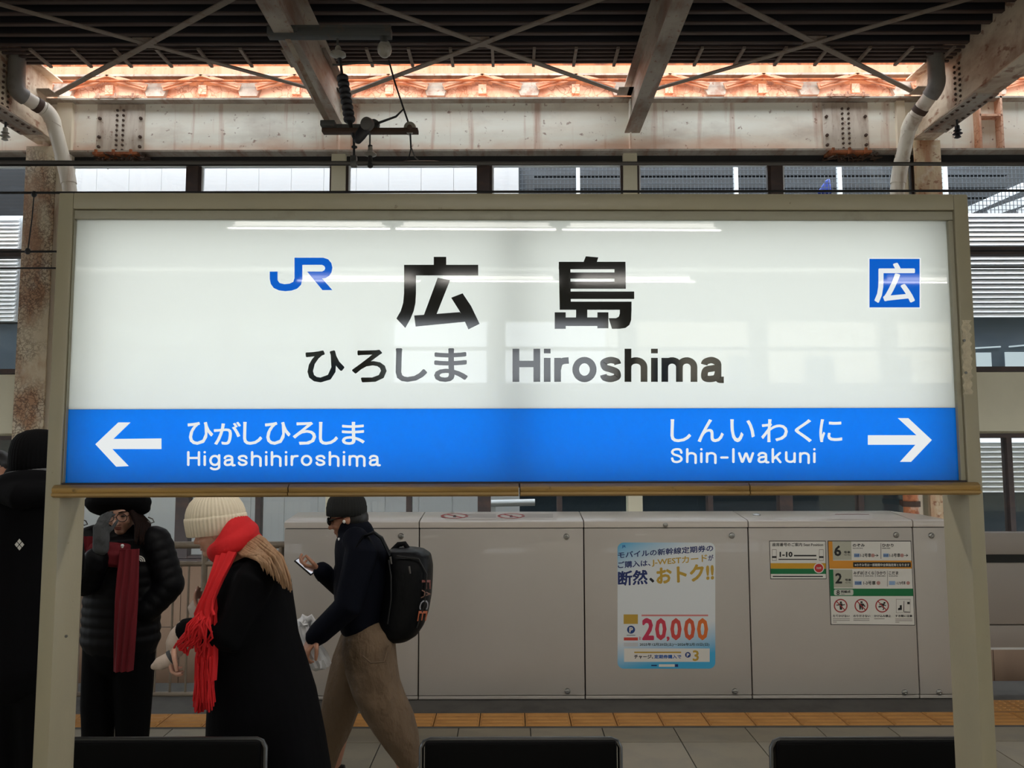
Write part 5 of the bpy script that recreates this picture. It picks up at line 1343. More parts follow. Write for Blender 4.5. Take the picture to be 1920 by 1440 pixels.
# jacket with quilted tubes
def quilt(pts, r0, r1, pitch=.05, amp=.09, n=18, side=None, flat_=1.0):
    pts = [V(p) for p in pts]; L = sum((pts[i + 1] - pts[i]).length for i in range(len(pts) - 1)); m = max(6, int(L / pitch * 6)); P = []; R = []
    for k in range(m + 1):
        d = L * k / m; i = 0
        while i < len(pts) - 2 and d > (pts[i + 1] - pts[i]).length: d -= (pts[i + 1] - pts[i]).length; i += 1
        sg = (pts[i + 1] - pts[i]); P.append(pts[i] + sg * min(1, d / sg.length)); t = k / m
        r = r0 + (r1 - r0) * t; r *= 1 - amp + amp * 1.6 * abs(math.sin(PI * k / 6)) ** .6; R.append((r, r * flat_))
    for _ in range(3): P = [P[0]] + [(P[i - 1] + P[i] * 2 + P[i + 1]) / 4 for i in range(1, len(P) - 1)] + [P[-1]]
    return P, R
b = MB()
P, R = quilt([K(229, 1008, .02), K(230, 1060), K(226, 1205)], .19, .205, .05, .03, flat_=.68)
R[0] = (.12, .09); R[1] = (.15, .11); R[2] = (.172, .12)
b.tube(P, R, 24, side=(1, 0, 0), round_ends=True)
for chain in ([shR + V((-.03, 0, -.01)), shR, elR, wrR], [shL + V((.03, 0, -.01)), shL, elL, elL.lerp(wrL, .72)]):
    P, R = quilt(chain, .084, .066, .05, .06); b.tube(P, R, 18, round_ends=True)
jk = b.build('jacket', PUFF, C, voxel=.009, relax=1)
MB().tube([K(230, 1048, -.145), K(229, 1120, -.150), K(226, 1200, -.152)], .005, 6).build('zip', M['black'], jk)
MB().lathe([(.004, 0), (.009, .008), (.004, .02)], K(229.5, 1020, -.19), (0, 0, -1), 10).build('zip_pull', M['frame_white'], jk)
PJ = Plane((0, Y0 - .172, 0))
lb = MB()
for r0, r1 in ((11.5, 9.2), (8.0, 5.8), (4.6, 2.4)):
    A = [PJ.pt(*PJ.hit(261 + r0 * math.cos(math.radians(a)), 1053 - r0 * math.sin(math.radians(a))), .001) for a in range(0, 91, 15)]
    B = [PJ.pt(*PJ.hit(261 + r1 * math.cos(math.radians(a)), 1053 - r1 * math.sin(math.radians(a))), .001) for a in range(0, 91, 15)]
    lb.add(A + B, [(i, i + 1, 8 + i, 7 + i) for i in range(6)])
lb.build('logo', flat('patch', (206, 204, 200)), jk, smooth=False, fix=False)
b = MB()
limb(b, [K(224, 1190), K(222, 1225)], [(.19, .13), (.165, .125)], 20, side=(1, 0, 0))
limb(b, [hipA, kA, fA + V((0, 0, .0))], [.105, .085, .070]); limb(b, [hipB, kB, fB], [.115, .092, .072])
b.build('trousers', TROU, C, voxel=.012, relax=2)
shoes(C, [(fA - V((0, .02, .06)), (-.1, -1, 0)), (fB - V((0, .02, .06)), (.15, -1, 0))])
# hat, hood cords, hair
b = MB(); hx = K(222, 942, -.01)
b.ell(hx, V((.168, 0, .008)), V((0, .15, -.03)), V((-.006, .02, .072)), 28, 14)
b.ell(hx + V((0, .01, -.03)), V((.162, 0, 0)), V((0, .13, -.03)), V((0, .02, .05)), 28, 12)
b.build('hat', HATB, C, voxel=.009, relax=2)
for (px, py) in ((283, 976), (158, 980)):
    MB().tube([K(px - 5, py - 6, -.05), K(px + 3, py - 3, -.06), K(px + 6, py + 3, -.06), K(px, py + 5, -.05), K(px - 6, py + 1, -.05)], .0035, 6).build('hat_cord', M['wire_grey'], C)
b = MB(); rr = random.Random(3)
for i in range(26):
    t = i / 25; x = 254 + 24 * t
    b.tube([K(246 + 12 * t, 960, -.10 + .16 * t), K(x + 2, 982, -.12 + .12 * t), K(x + rr.uniform(-2, 3), 1012 + rr.uniform(-6, 10), -.15 + .12 * t)], [(.016, .009), (.014, .009), (.006, .005)], 7, round_ends=True)
for i in range(14):
    t = i / 13; b.tube([K(204 - 6 * t, 962, -.06 + .12 * t), K(200 - 8 * t, 985, -.06 + .1 * t), K(198 - 10 * t, 1006, -.06 + .08 * t)], [(.014, .009), (.014, .009), (.006, .005)], 7, round_ends=True)
b.ell(rel(hc, fr, 0, -.03, .03), fr[0] * .082, fr[1] * .082, fr[2] * .088, 18, 10)
b.build('hair', BROWN, C, sharp=80)
# glasses
g = MB()
for q in (-1, 1):
    cc = rel(hc, fr, q * .033, .104, .0)
    g.tube([cc + fr[0] * .026 * math.cos(2 * PI * i / 20) + fr[2] * .023 * math.sin(2 * PI * i / 20) for i in range(20)], .0022, 6, closed=True)
    g.tube([rel(hc, fr, q * .058, .1, .004), rel(hc, fr, q * .075, .05, .006), rel(hc, fr, q * .08, 0, .0)], .002, 6)
g.tube([rel(hc, fr, -.008, .106, .004), rel(hc, fr, 0, .11, .007), rel(hc, fr, .008, .106, .004)], .002, 6)
g.build('glasses', THIN, C)
# glove on the raised hand
b = MB(); hd = V((.10, -.02, 1))
b.tube([K(189, 1030, -.21), K(190, 1010, -.215), K(190, 988, -.21)], [(.040, .032), (.042, .028), (.042, .026)], 14, side=(1, 0, 0), round_ends=True)
hand(b, K(189, 1006, -.21), (.10, -.02, 1), (.25, 1, 0), (1, -.2, -.1), 14, .92, curls=[34, 32, 30, 28])
b.build('glove', GREYW, C, voxel=.0055, relax=1)
# scarf
b = MB()
cn = K(220, 1028, .0)
for dz, rx, ry, th in ((0.03, .115, .10, .034), (-.005, .128, .112, .036), (-.035, .135, .115, .03)):
    b.tube([cn + V((rx * math.cos(2 * PI * i / 24), ry * math.sin(2 * PI * i / 24) - .03, dz + .022 * math.sin(2 * PI * i / 24) + .01 * math.sin(6 * PI * i / 24))) for i in range(24)], [(th, th * .9)] * 24, 10, side=(0, 0, 1), closed=True)
b.build('scarf_wrap', DRED, C, voxel=.008, relax=1)
b = MB(); n_ = 12
strip(b, [K(243 - 12 * i / n_, 1030 + 228 * i / n_, -.165 - .015 * math.sin(PI * i / n_)) for i in range(n_ + 1)], [.052 + .014 * math.sin(PI * min(1, i / 6) / 2) - .016 * (i / n_) for i in range(n_ + 1)], .016, (1, 0, .05), 3.3, .006)
strip(b, [K(163 - 3 * i / 8, 1006 + 100 * i / 8, -.10 - .05 * i / 8) for i in range(9)], [.036] * 9, .016, (1, .1, 0), 3, .006)
b.build('scarf_end', DRED, C, sharp=70)

# ---------------------------------------------------------------- D: woman with cream beanie, red scarf, long black coat
Y0 = 3.45
D = thing('person', 'blonde woman in long black coat, cream knit beanie and bright red fringed scarf', 'person', (K(480, 1200).x, Y0, 0), None)
hc = K(411, 993); fr = frame((-.98, -.04, -.18))
b = MB(); head_prims(b, hc, fr, .98)
limb(b, [rel(hc, fr, 0, -.02, -.05), K(448, 1040), K(465, 1062)], [.05, .052, .06])
limb(b, [K(468, 1090), K(475, 1140), K(478, 1240)], [(.13, .075), (.14, .09), (.14, .10)], 18, side=(0, 1, 0))
shN, elN, wrN = K(478, 1082, -.16), K(430, 1195, -.20), K(342, 1182, -.17)
shF, elF, wrF = K(470, 1082, .16), K(425, 1185, .19), K(386, 1158, .06)
limb(b, [shN, elN, wrN], [.045, .036, .026]); limb(b, [shF, elF, wrF], [.045, .036, .026])
lg1, lg2 = K(470, 1250, -.08), K(490, 1250, .08)
ft1, ft2 = V((K(462, 1400).x, Y0 - .08, .06)), V((K(500, 1400).x, Y0 + .08, .06))
limb(b, [lg1, ft1.lerp(lg1, .5), ft1], [.08, .055, .04]); limb(b, [lg2, ft2.lerp(lg2, .5), ft2], [.08, .055, .04])
hN = K(330, 1212, -.19)
hand(b, hN + V((.004, 0, .01)), (-.25, -.1, -1), (1, .2, -.1), (0, -1, 0), 42, .95)
hand(b, wrF, (-.5, 0, .9), (1, 0, 0), (0, -1, 0), 20, .9)
b.build('body', SKIN, D, voxel=.0055, relax=1)
face_details(D, hc, fr, .98)
# coat
cy = [(1042, 462, 500, .10), (1050, 446, 515, .15), (1060, 434, 525, .18), (1076, 421, 535, .205), (1095, 412, 541, .215), (1120, 403, 545, .21), (1150, 400, 550, .205), (1191, 399, 556, .20), (1237, 397, 571, .205), (1297, 396, 590, .215), (1345, 394, 600, .225), (1387, 393, 609, .23), (1440, 391, 618, .235), (1478, 390, 623, .24)]
rings = []
for (y, xl, xr, dep) in cy:
    c0 = K((xl + xr) / 2, y); hw = (K(xr, y) - K(xl, y)).x / 2; r = []
    for j in range(36):
        a = 2 * PI * j / 36; fold = 1 + .02 * math.sin(a * 7 + y * .01) * max(0, (y - 1180) / 300)
        r.append(c0 + V((hw * math.copysign(abs(math.cos(a)) ** .85, math.cos(a)) * (fold if abs(math.cos(a)) < .95 else 1), dep * math.sin(a) * fold, 0)))
    rings.append(r)
b = MB().loft(rings)
limb(b, [shN + V((0, .03, .0)), shN + V((-.005, .0, -.02)), shN + V((-.02, .0, -.06)), elN + V((0, .0, 0)), elN.lerp(wrN, .88)], [.08, .085, .085, .074, .056])
limb(b, [shF + V((0, -.05, .0)), shF, elF, elF.lerp(wrF, .85)], [.075, .08, .07, .052])
b.build('coat', BLACKC, D, voxel=.010, relax=2)
b = MB(); limb(b, [lg1, ft1], [.09, .06]); limb(b, [lg2, ft2], [.09, .06]); b.build('trousers', TROU, D, voxel=.014, relax=1)
shoes(D, [(ft1 - V((0, 0, .06)), (-1, -.1, 0)), (ft2 - V((0, 0, .06)), (-1, .1, 0))])
# beanie: ribbed dome with turned-up brim
ax = V((-.10, 0, 1)).normalized(); uu = V((1, 0, .10)).normalized(); ww = V((0, 1, 0))
bc = K(405, 981)
hr = (K(459, 960) - K(348, 975)).length / 2 * .99
def ell_dome(prof, ribs, amp, name, mat, par, k=.80):
    b = MB(); dome(b, bc, ax, uu, ww * k, prof, ribs, amp); return b.build(name, mat, par, sharp=60)
hat = ell_dome([(hr * .94, .005), (hr * .985, .03), (hr * .97, .05), (hr * .91, .075), (hr * .80, .100), (hr * .64, .120), (hr * .42, .135), (hr * .16, .142), (.004, .143)], 46, .020, 'beanie', CREAM, D)
ell_dome([(hr * .86, -.042), (hr * .93, -.048), (hr * .97, -.044), (hr * 1.0, -.01), (hr * 1.02, .022), (hr * 1.01, .032), (hr * .97, .036), (hr * .9, .03)], 46, .018, 'beanie_brim', CREAM, hat)
# red scarf: thick coils round a forward-bent neck, then tails
ad = (K(437, 1016) - K(423, 996)).normalized() * -1
rd = (K(478, 986) - K(400, 1046)).normalized()
b = MB()
for (px, py, hl, hy, th, tl_) in ((436, 1010, .086, .108, .036, 1.3), (440, 1018, .090, .118, .040, .1), (443, 1024, .086, .122, .036, -1.2), (438, 1014, .078, .10, .036, .6)):
    cc = K(px, py); rdi = (rd + ad * tl_ * .25).normalized()
    b.tube([cc + rdi * hl * math.cos(2 * PI * i / 28) + V((0, 1, 0)) * hy * math.sin(2 * PI * i / 28) + ad * .010 * math.sin(4 * PI * i / 28 + px) for i in range(28)], [(th, th * .72)] * 28, 12, side=ad, closed=True)
b.build('scarf_wrap', REDS, D, voxel=.007, relax=2)
b = MB()
pp = [(424, 1040, -.16, .050), (416, 1062, -.19, .042), (405, 1088, -.22, .034), (397, 1108, -.235, .032), (388, 1128, -.245, .036), (383, 1146, -.25, .046), (386, 1156, -.25, .05)]
strip(b, [K(x, y, d) for x, y, d, w in pp], [w for *_, w in pp], .014, (.9, -.25, .25), 3, .006)
qq = [(404, 1090, -.12, .03), (392, 1150, -.20, .034), (390, 1200, -.235, .042), (386, 1235, -.24, .05), (384, 1275, -.245, .048)]
strip(b, [K(x, y, d) for x, y, d, w in qq], [w for *_, w in qq], .012, (1, -.1, 0), 4, .006)
b.build('scarf_end', REDS, D, sharp=70)
b = MB(); rr = random.Random(11)
for i in range(34):       # short fringe gathered over the near hand
    x0 = 372 + 24 * rr.random(); p = [K(x0, 1150 + rr.uniform(-4, 6), -.26)]
    tx = 330 + 62 * rr.random(); ty = 1182 + 40 * rr.random()
    if tx < 352: ty = 1196 + 24 * rr.random()
    p += [K(x0 * .65 + tx * .35 + rr.uniform(-8, 3), 1150 * .6 + ty * .4, -.275 - .02 * rr.random()), K(x0 * .3 + tx * .7 + rr.uniform(-4, 8), 1150 * .25 + ty * .75 + rr.uniform(-4, 8), -.285), K(tx, ty, -.27), K(tx + rr.uniform(-6, 6), ty + rr.uniform(4, 14), -.265)]
    b.tube(p, .0044, 6, round_ends=True)
for i in range(56):       # long fringe hanging straight
    x0 = 369 + 31 * rr.random(); d = -.262 + .03 * rr.random(); y1 = 1312 + 24 * rr.random(); y0 = 1225 + 45 * rr.random(); p = []
    for k in range(6):
        t = k / 5; p.append(K(x0 + (x0 - 384) * .22 * t - 2 * t + 1.6 * math.sin(t * 5 + i), y0 + (y1 - y0) * t, d))
    b.tube(p, .0040, 6, round_ends=True)
b.build('scarf_fringe', REDS, D, sharp=80, kind='stuff')
# hair: long strands over the back of the coat
b = MB(); rr = random.Random(5)
for i in range(210):
    t = rr.random(); s_ = rr.random()
    x0, y0 = 455 + 42 * t, 1042 - 30 * t
    k_ = rr.random() ** .6
    x2, y2 = 490 + 58 * t + rr.uniform(-5, 2), 1062 + 46 * t + rr.uniform(-12, 6)
    dd = -.225 + .25 * s_ ** 1.5
    top = K(x0, y0, dd * .62)
    mid = K((x0 + x2) / 2 + 5 + 4 * t, (y0 + y2) / 2 - 6 - 4 * t, dd * .97 + rr.uniform(-.012, .006))
    b.tube([K(x0 - 12, y0 - 8, dd * .4), top, mid, K(x2 - 3, y2 - 14, dd + rr.uniform(-.012, .004)), K(x2, y2, dd)], [(.006, .004), (.0075, .0045), (.008, .0045), (.006, .0035), (.0015, .0015)], 6, round_ends=False)
b.build('hair', BLONDE, D, sharp=80)
# mittens: one on the near hand, one on the far hand
b = MB()
b.tube([K(345, 1176, -.18), K(338, 1190, -.185), K(331, 1208, -.19), K(328, 1222, -.19)], [(.032, .03), (.045, .034), (.047, .032), (.036, .026)], 14, side=(1, 0, .4), round_ends=True)
b.build('mitten', BEIGE, D, voxel=.006, relax=1)
b = MB()
b.tube([K(378, 1162, .06), K(371, 1148, .05), K(366, 1136, .05), K(368, 1127, .05)], [(.030, .028), (.036, .03), (.034, .026), (.018, .014)], 14, side=(1, 0, .3), round_ends=True)
b.build('mitten', paint('pale_wool', (214, 200, 190), .9, bump=(120, .4, .003)), D, voxel=.006, relax=1)
mt = thing('mitten', 'loose beige mitten with dark cuff held by the woman in the black coat', 'mitten', K(305, 1242, -.22))
MB().tube([K(323, 1232, -.21), K(312, 1239, -.22), K(298, 1245, -.22), K(288, 1250, -.22)], [(.028, .024), (.030, .026), (.027, .022), (.014, .012)], 14, side=(0, 0, 1), round_ends=True).build('mitten_body', BEIGE, mt, voxel=.005, relax=2)
MB().tube([K(325, 1230, -.21), K(319, 1234, -.213)], [(.030, .026), (.031, .027)], 16, side=(0, 0, 1)).build('cuff', GREYW, mt)

# ---------------------------------------------------------------- E: man walking with phone
Y0 = 4.15
def Q(cx, cy, d=0.0): return K(260 + cx / 2.667, 900 + cy / 2.667, d)
E_ = thing('person', 'man in navy jacket, dark beanie and sunglasses walking left looking at a phone', 'person', (K(685, 1200).x, Y0, 0), None)
hc = K(653, 968); fr = frame((-.955, -.04, -.24))
b = MB(); head_prims(b, hc, fr, .97)
limb(b, [rel(hc, fr, 0, -.03, -.05), K(672, 1000), K(676, 1012)], [.055, .058, .065])
limb(b, [K(678, 1050), K(682, 1100), K(684, 1190)], [(.14, .08), (.14, .09), (.14, .09)], 18, side=(0, 1, 0))
shN, elN, wrN = K(678, 1034, -.17), K(652, 1138, -.24), Q(885, 782, -.22)
shF, elF, wrF = K(664, 1034, .17), K(634, 1104, .10), Q(915, 452, -.02)
limb(b, [shN, elN, wrN], [.05, .04, .028]); limb(b, [shF, elF, wrF], [.05, .04, .028])
hA, kA, aA = K(680, 1200, .08), K(652, 1305, .09), V((K(616, 1425).x, Y0 + .09, .085))
hB, kB, aB = K(698, 1205, -.08), K(728, 1315, -.09), V((K(768, 1425).x, Y0 - .09, .125))
limb(b, [hA, kA, aA], [.085, .058, .04]); limb(b, [hB, kB, aB], [.085, .058, .04])
hand(b, Q(892, 768, -.22), (-.55, -.15, -.82), (.75, .55, -.35), (-.3, -.9, .1), 34, 1.05, curls=[38, 36, 34, 30])
hand(b, wrF, (-.95, -.05, .22), (.1, .45, .9), (0, -.7, .7), 30, 1.0, curls=[34, 36, 40, 44])
b.build('body', SKIN2, E_, voxel=.0055, relax=1)
face_details(E_, hc, fr, .97)
b = MB()
tr = [(1000, 668, 30, .10), (1012, 672, 41, .16), (1030, 678, 48, .195), (1060, 682, 51, .20), (1100, 680, 52, .195), (1140, 678, 47, .185), (1165, 679, 42, .18), (1184, 681, 38, .165)]
rings = []
for (y, xc, hw, dp) in tr:
    c0 = K(xc, y); h = hw / 348.
    rings.append([c0 + V((h * math.cos(2 * PI * j / 28), dp * math.sin(2 * PI * j / 28), 0)) for j in range(28)])
b.loft(rings)
limb(b, [K(674, 1015), K(668, 1000), K(660, 989)], [(.085, .095), (.088, .092), (.080, .085)], 18, side=(0, 1, 0))
limb(b, [Q(1085, 300, -.14), shN, elN, elN.lerp(wrN, .90)], [.07, .084, .074, .058])
limb(b, [K(668, 1025, .12), shF, elF, elF.lerp(wrF, .92)], [.07, .08, .068, .050])
jk = b.build('jacket', NAVYC, E_, voxel=.010, relax=2)
# cuffs and hem
MB().tube([elN.lerp(wrN, .84), elN.lerp(wrN, .99)], [.058, .052], 16, round_ends=True).build('cuff', NAVYC, jk)
MB().tube([elF.lerp(wrF, .82), elF.lerp(wrF, .99)], [.050, .046], 16, round_ends=True).build('cuff', NAVYC, jk)
MB().tube([Q(1000, 290, -.09), Q(1006, 315, -.1), Q(1003, 335, -.1)], .005, 6).build('drawcord', M['frame_white'], jk)
# trousers
b = MB()
limb(b, [K(684, 1180), K(688, 1200), K(689, 1222)], [(.115, .15), (.125, .16), (.12, .155)], 20, side=(1, 0, 0))
def legl(pts, d):
    P = []; R = []
    for (cx, cy, w) in pts:
        P.append(Q(cx, cy, d)); R.append((w / 2.667 / 348 / 2, w / 2.667 / 348 / 2 * .95))
    P[-1].z = max(P[-1].z, .07)
    b.tube(P, R, 18, side=(1, 0, 0), round_ends=True)
legl([(1120, 820, 240), (1075, 920, 225), (1035, 1040, 200), (1010, 1130, 190), (985, 1230, 165), (958, 1320, 140), (940, 1400, 125), (932, 1436, 118)], .085)
legl([(1150, 830, 260), (1165, 940, 250), (1190, 1040, 235), (1225, 1120, 225), (1280, 1220, 205), (1315, 1300, 175), (1340, 1370, 135), (1346, 1395, 122)], -.085)
tz = b.build('trousers', KHAKI, E_, voxel=.011, relax=2)
MB().tube([Q(1342, 1378, -.085), Q(1347, 1408, -.085)], [.062, .058], 16, round_ends=True).build('trouser_cuff', KHAKI, tz)
MB().tube([Q(1120, 880, -.255), Q(1160, 915, -.262), Q(1225, 910, -.235), Q(1250, 830, -.17)], .005, 6).build('pocket_seam', paint('khaki_seam', (92, 74, 55), .85), tz)
shoes(E_, [(V((aA.x - .0, Y0 + .09, 0)), (-1, 0, .0)), (V((aB.x + .01, Y0 - .09, 0.0)), (-1, -.1, 0))])
# beanie and shades
b = MB(); bc2 = K(650, 961); axm = V((-.02, 0, 1)).normalized(); h2 = 37 / 348.
pr = [(h2 * .96, -.016), (h2 * 1.0, -.012), (h2 * 1.01, .03), (h2 * .985, .036), (h2 * .97, .05), (h2 * .9, .073), (h2 * .76, .090), (h2 * .5, .101), (h2 * .2, .106), (.003, .107)]
dome(b, bc2, axm, V((1, 0, .02)), V((0, .86, 0)), pr, 40, .008); b.build('beanie', OLIVE, E_, sharp=60)
g = MB()
for q in (-1, 1):
    cc = rel(hc, fr, q * .033, .098, .0); g.ell(cc, fr[0] * .030, fr[1] * .010, fr[2] * .023, 14, 8)
    g.tube([rel(hc, fr, q * .062, .088, .006), rel(hc, fr, q * .078, .04, .006), rel(hc, fr, q * .080, -.005, .002)], .0035, 6)
g.tube([rel(hc, fr, -.012, .102, .005), rel(hc, fr, .012, .102, .005)], .004, 6); g.build('sunglasses', LENS, E_)
MB().ell(rel(hc, fr, .086, .012, -.018), fr[0] * .006, fr[1] * .008, fr[2] * .010, 10, 6).build('earbud', M['white'], E_)
MB().ell(rel(hc, fr, -.086, .012, -.018), fr[0] * .006, fr[1] * .008, fr[2] * .010, 10, 6).build('earbud', M['white'], E_)
b = MB(); b.ell(rel(hc, fr, 0, -.03, -.02), fr[0] * .077, fr[1] * .075, fr[2] * .07, 16, 10); b.build('hair', DARKHAIR, E_)
# phone
pa, pbv = Q(790, 395, -.01), Q(874, 468, -.01); ld = (pbv - pa); pl_ = ld.length / 2; ld.normalize()
nn = V((.60, -.14, .74)); nn = (nn - ld * nn.dot(ld)).normalized(); wd = ld.cross(nn)
ph = thing('phone', 'dark smartphone with a lit white screen in the walking man\'s hand', 'phone', (pa + pbv) / 2)
MB().obox((pa + pbv) / 2, ld * pl_, wd * .036, nn * .0045).build('case', M['black'], ph, bevel=.003)
MB().obox((pa + pbv) / 2 + nn * .0047, ld * (pl_ - .006), wd * .032, nn * .0005).build('screen', emit('phone_screen', (240, 244, 255), .75), ph, smooth=False)
# plastic bag
PBAG = newmat('plastic_bag'); m, nt, out = PBAG; L = nt.links.new
p = nt.nodes.new('ShaderNodeBsdfPrincipled'); p.inputs['Base Color'].default_value = lin((240, 240, 242)); p.inputs['Roughness'].default_value = .3
tr_ = nd(nt, 'ShaderNodeBsdfTranslucent'); tr_.inputs[0].default_value = lin((226, 226, 228)); mxs = nd(nt, 'ShaderNodeMixShader'); mxs.inputs[0].default_value = .15
L(p.outputs[0], mxs.inputs[1]); L(tr_.outputs[0], mxs.inputs[2]); L(mxs.outputs[0], out.inputs[0])
PBAG = m
bag = thing('plastic_bag', 'crumpled white plastic bag carried in the walking man\'s lowered hand', 'bag', Q(870, 840, -.18))
rr = random.Random(9)
def crumple(rings_px, d, dep):
    rings = []
    for (cx, cy, hw) in rings_px:
        c0 = Q(cx, cy, d); h = hw / 2.667 / 348
        rings.append([c0 + V((h * math.cos(2 * PI * j / 26) * (1 + .13 * math.sin(j * 2.7 + cy * .05) + rr.uniform(-.06, .06)), h * dep * math.sin(2 * PI * j / 26) * (1 + .12 * math.sin(j * 3.1 + cy * .04)), rr.uniform(-.006, .006))) for j in range(26)])
    return MB().loft(rings)
crumple([(838, 684, 16), (834, 700, 36), (828, 725, 40), (836, 760, 44), (846, 800, 44), (860, 830, 50), (872, 860, 58), (886, 890, 62), (896, 915, 54), (900, 935, 46), (888, 948, 30)], -.17, .8).build('bag_body', PBAG, bag, sharp=25)
MB().tube([Q(838, 700, -.19), Q(820, 690, -.2), Q(806, 705, -.2), Q(822, 725, -.2), Q(842, 722, -.19)], [(.016, .006), (.02, .006), (.018, .006), (.02, .006), (.014, .006)], 8).build('handle', PBAG, bag)
MB().tube([Q(842, 700, -.2), Q(862, 690, -.2), Q(876, 706, -.2), Q(866, 760, -.21), Q(858, 790, -.21)], [(.014, .006), (.02, .006), (.016, .006), (.014, .006), (.012, .006)], 8).build('handle', PBAG, bag)
# backpack
bp = thing('backpack', 'large black backpack on the walking man with coloured letters down its back', 'backpack', Q(1340, 570))
br_ = [(338, 1330, 44, .06), (348, 1338, 86, .11), (372, 1352, 106, .14), (430, 1356, 112, .155), (500, 1352, 114, .16), (580, 1344, 116, .16), (660, 1330, 116, .16), (720, 1314, 112, .155), (765, 1296, 100, .145), (790, 1282, 76, .12), (800, 1276, 40, .07)]
rings = []
for (cy_, cx_, hw, dp) in br_:
    c0 = Q(cx_, cy_); h = hw / 2.667 / 348
    rings.append([c0 + V((h * math.copysign(abs(math.cos(2 * PI * j / 32)) ** .7, math.cos(2 * PI * j / 32)), dp * math.copysign(abs(math.sin(2 * PI * j / 32)) ** .7, math.sin(2 * PI * j / 32)), 0)) for j in range(32)])
BAGM = paint('backpack_nylon', (6, 7, 10), .5, bump=((26, 26, 18), .35, .008), spec=.16)
pk = MB().loft(rings).build('pack_body', BAGM, bp, voxel=.010, relax=1)
MB().tube([Q(1270, 352), Q(1300, 322), Q(1330, 318), Q(1345, 342)], [(.014, .005)] * 4, 8).build('grab_loop', BAGM, bp)
MB().tube([Q(1250, 400, -.155), Q(1262, 480, -.168), Q(1262, 600, -.17), Q(1245, 720, -.165)], .004, 6).build('zip', M['black'], pk)
MB().tube([Q(1290, 380, -.15), Q(1400, 395, -.145), Q(1440, 470, -.13), Q(1430, 620, -.13), Q(1390, 740, -.13)], .004, 6).build('zip', M['black'], pk)
for (x, y) in ((1352, 432), (1258, 384)): MB().tube([Q(x, y, -.17), Q(x + 6, y + 36, -.172)], [.006, .004], 8).build('zip_pull', M['wire_grey'], pk)
MB().tube([Q(1255, 372, -.14), Q(1215, 290, -.16), Q(1175, 262, -.165), Q(1120, 285, -.19), Q(1085, 345, -.225)], [(.026, .008)] * 5, 8, side=(0, 1, 0)).build('shoulder_strap', BAGM, bp)
MB().tube([Q(1255, 372, .14), Q(1215, 290, .16), Q(1175, 262, .165), Q(1120, 285, .18)], [(.026, .008)] * 4, 8, side=(0, 1, 0)).build('shoulder_strap', BAGM, bp)
# letters printed down the outer edge of the pack
def edge_pt(cx, cy): return Q(cx, cy, -.125)
cols = [(120, 60, 50), (126, 92, 78), (150, 150, 156), (176, 92, 56)]
for i, (t, y0, y1) in enumerate((('F', 500, 545), ('A', 548, 592), ('C', 600, 648), ('E', 655, 705))):
    vs, fs = glyph_mesh(t, 0, 1, 3); x0 = min(v[0] for v in vs); x1 = max(v[0] for v in vs); z0 = min(v[1] for v in vs); z1 = max(v[1] for v in vs)
    lb = MB(); pts_ = []
    for (x, z, _) in vs:
        s_ = (x - x0) / (x1 - x0); t_ = (z - z0) / (z1 - z0)
        yy_ = y0 + (y1 - y0) * s_; xo = 1462 - max(0, yy_ - 560) * .16
        pts_.append(Q(xo - 46 + 44 * t_, yy_, -.150 + .055 * t_ ** 1.5))
    lb.add(pts_, fs); lb.build('lettering', flat('pack_ink_%d' % i, cols[i]), pk, smooth=False, fix=False)

# ---------------------------------------------------------------- A: person from behind at the left edge
Y0 = 3.3
A_ = thing('person', 'tall person seen from behind in black hooded jacket and black beanie at left edge', 'person', (K(36, 1200).x, Y0, 0), None)
hc = K(72, 862); fr = frame((.12, 1, -.02))
b = MB(); head_prims(b, hc, fr, 1.02)
limb(b, [rel(hc, fr, 0, -.01, -.06), K(64, 915), K(56, 940)], [.055, .06, .07])
limb(b, [K(44, 945), K(40, 1040), K(38, 1180)], [(.18, .10), (.17, .11), (.15, .11)], 18, side=(1, 0, 0))
limb(b, [K(-38, 955), K(-58, 1080), K(-50, 1180, -.05)], [.05, .042, .03]); limb(b, [K(118, 955), K(126, 1070, .06), K(110, 1130, .22)], [.05, .042, .03])
f1, f2 = V((K(4, 1400).x, Y0, .06)), V((K(78, 1400).x, Y0, .06))
limb(b, [K(6, 1190), K(4, 1400), f1], [.085, .06, .04]); limb(b, [K(72, 1190), K(76, 1400), f2], [.085, .06, .04])
hand(b, K(-50, 1180, -.05), (0, -.1, -1), (1, 0, 0), (0, 1, 0), 25); hand(b, K(110, 1130, .22), (-.1, .8, .3), (0, 0, 1), (-1, 0, 0), 25)
b.build('body', SKIN2, A_, voxel=.006, relax=1)
b = MB()
b.tube([K(52, 905), K(48, 925), K(42, 950), K(38, 1000), K(36, 1080), K(36, 1160), K(36, 1250)], [(.10, .10), (.16, .12), (.215, .145), (.235, .155), (.23, .155), (.225, .155), (.23, .155)], 26, side=(1, 0, 0), round_ends=True)
limb(b, [K(-30, 950), K(-45, 965), K(-62, 1080), K(-52, 1170, -.05)], [.08, .09, .08, .06]); limb(b, [K(108, 952), K(112, 975), K(124, 1070, .06), K(110, 1125, .2)], [.075, .085, .075, .06])
jk = b.build('jacket', BLACKC, A_, voxel=.012, relax=2)
b = MB(); hn = K(58, 912, -.02)
b.tube([hn + V((.115 * math.cos(2 * PI * i / 24), .105 * math.sin(2 * PI * i / 24), -.02 + .02 * math.cos(2 * PI * i / 24) - .035 * math.sin(2 * PI * i / 24))) for i in range(24)], [(.055, .04)] * 24, 12, side=(0, 0, 1), closed=True)
b.tube([K(0, 918, -.10), K(40, 930, -.16), K(90, 925, -.12)], [.05, .06, .05], 12, round_ends=True)
b.build('hood', BLACKC, A_, voxel=.010, relax=2)
b = MB(); hn = K(66, 893, -.01)
